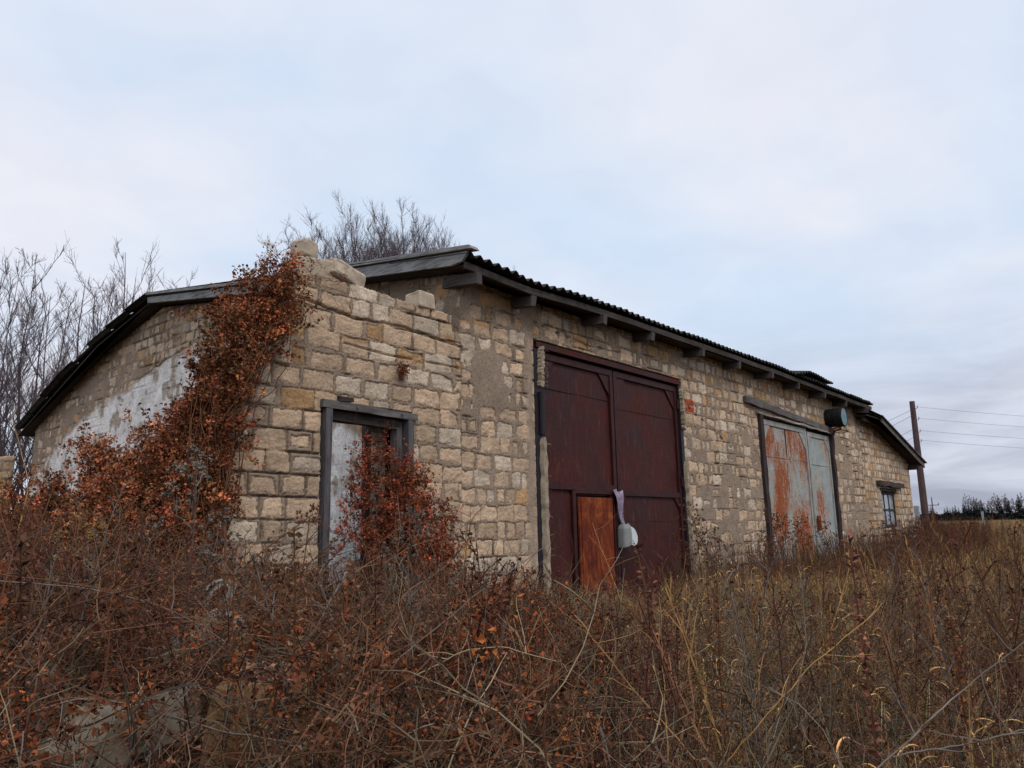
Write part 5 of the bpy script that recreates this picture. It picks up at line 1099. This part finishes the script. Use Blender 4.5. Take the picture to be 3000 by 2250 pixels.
for k in (-1, 0, 1):
    b = MB(); c_ = (244.5 - k * .42, 52.5 + k * 1.5, 6.4 if k else 8.1); b.tube([c_, (c_[0], c_[1], c_[2] + .5)], .09, 6); b.build('insulator', M['black'], fp)
b = MB(); b.beam((128, 21.2, .6), (128, 21.2, 2.9), .28, .28, 4, .02, (0, 1, 0)); setp(b.build('marker_post', M['concrete'], None, loc=(128, 21.2, .6)), 'small pale concrete post in the field before the far wood', 'post')
def conifer(p, H, seed, label):
    r = np.random.default_rng(seed); t = thing('conifer_tree', p, label, 'tree', 'conifers at the edge of the far wood'); A = MB(); B = MB(); x, y, z = p
    A.tube([(x, y, z), (x, y, z + H)], [H * .014, .02], 5); A.build('trunk', M['bark'], t); n = 18
    for i in range(n):
        u = i / n; zz = z + H * (.10 + .88 * u); R_ = H * .17 * (1 - u) ** .8 * r.uniform(.75, 1.2) + .12
        for k in range(9):
            a = k * .7 + r.random(); L = R_ * r.uniform(.6, 1.25); d = np.array((math.cos(a), math.sin(a), 0)); s = np.array((-d[1], d[0], 0)); w_ = L * .35 + .1
            q = np.array((x, y, zz)); B.add([q, q + d * L * .6 + s * w_ - (0, 0, L * .25), q + d * L - (0, 0, L * .45), q + d * L * .6 - s * w_ - (0, 0, L * .25), q + d * L * .4 - (0, 0, L * .55)], None, [(0, 1, 2), (0, 2, 3), (1, 4, 2), (2, 4, 3)])
    B.build('crown', M['conifer'], t); return t
def far_pos(px, d):
    k = (px - 2020) / 192; ax = .978 + .014 * k; ay = .21 - .084 * k; return ax * d, ay * d
r = np.random.default_rng(8); con = [conifer((0, 0, 0), 7.0, 50 + i, 'dark conifer in the tree line on the horizon') for i in range(3)]
spots = [(2016, 6.2), (2022, 5.0), (2046, 5.4), (2052, 5.8), (2058, 5.2), (2064, 6.0), (2070, 6.2), (2077, 5.6), (2088, 7.6), (2093, 7.0), (2099, 7.2), (2105, 6.6), (2111, 6.9), (2117, 7.4), (2122, 6.2), (2128, 7.0), (2134, 5.6), (2140, 6.6), (2148, 5.6), (2164, 9.0), (2169, 6.4), (2178, 8.8), (2184, 7.4), (2205, 9.2), (2211, 6.4), (2218, 7.6), (2226, 8.2), (2235, 7.0)]
labs = {0: 'small dark conifer left of the distant crossarm pole', 19: 'tall dark conifer standing clear at the right part of the tree line', 21: 'second tall dark conifer standing clear in the right part of the tree line', 23: 'tall dark conifer at the right edge of the picture on the horizon'}
for i, (px, h) in enumerate(spots):
    x, y = far_pos(px, 395 + r.uniform(-12, 12)); src = con[i % 3]
    if i < 3: o = src; kids = []
    else:
        o = src.copy(); col.objects.link(o)
        for ch in src.children:
            c2 = ch.copy(); col.objects.link(c2); c2.parent = o
    o.location = (x, y, float(terrain(x, y)) - .3); s_ = h * 1.2 / 7; o.scale = (s_ * r.uniform(.9, 1.3), s_ * r.uniform(.9, 1.3), s_); o.rotation_euler = (0, 0, r.uniform(0, 6))
    o['label'] = labs.get(i, ('%dth dark conifer from the left in the far tree line' % (i + 1)) if i > 2 and i not in (20, 21, 22) else ('%s dark conifer from the left in the far tree line' % {1: 'second', 2: 'third', 20: '21st', 21: '22nd', 22: '23rd'}.get(i, i)))
bt = bare_tree((0, 0, 0), 9.5, 60, 'pale leafless birch rising above the conifers on the horizon', 2, .8, .2, .9, 'bark_pale', 'bark_pale', 'birches above the far tree line', 'birch_tree', rmin=.05, tw=.8)
for i, px in enumerate((2108, 2118, 2126, 2150, 2158, 2170, 2186, 2196, 2199)):
    x, y = far_pos(px, 415 + r.uniform(-10, 10))
    if i == 0: o = bt
    else:
        o = bt.copy(); col.objects.link(o)
        for ch in bt.children:
            c2 = ch.copy(); col.objects.link(c2); c2.parent = o
    s_ = r.uniform(1.15, 1.4); o.location = (x, y, float(terrain(x, y)) - .3); o.scale = (s_ * 1.2, s_ * 1.2, s_); o.rotation_euler = (0, 0, r.uniform(0, 6)); o['label'] = '%spale leafless birch from the left above the conifers on the horizon' % (ORD[i] or 'first ')
# the low wood behind them, one mass
bs = MB(); rr = np.random.default_rng(3)
for k in range(34):
    a = rr.normal(0, 1, 3); q = rr.uniform(-1, 1, 3) * (1.2, 1.2, .9) + (0, 0, 1.3); s_ = np.cross(a, (.2, .4, 1.)); s_ /= np.linalg.norm(s_)
    bs.add([q - s_ * .35, q + s_ * .35, q + a * .35 + (0, 0, .7)], None, [(0, 1, 2)], np.array((.030, .022, .022)) * rr.uniform(.5, 1.6))
bt_ = Tpl(bs); n = 1500; px = rr.uniform(1990, 2330, n); dd = rr.uniform(405, 470, n); fx, fy = far_pos(px, dd); S = Scat()
S.put(bt_, np.stack([fx, fy, terrain(fx, fy) - .3], 1), rr.uniform(.5, 1.15, n) * (1 + .5 * fbm(px / 14, px * 0, 5)), .1, tone(n, .5, 1.4, .08))
setp(S.build('far_wood', M['plant']), 'dark low wood along the horizon beyond the field', 'wood', kind='stuff')
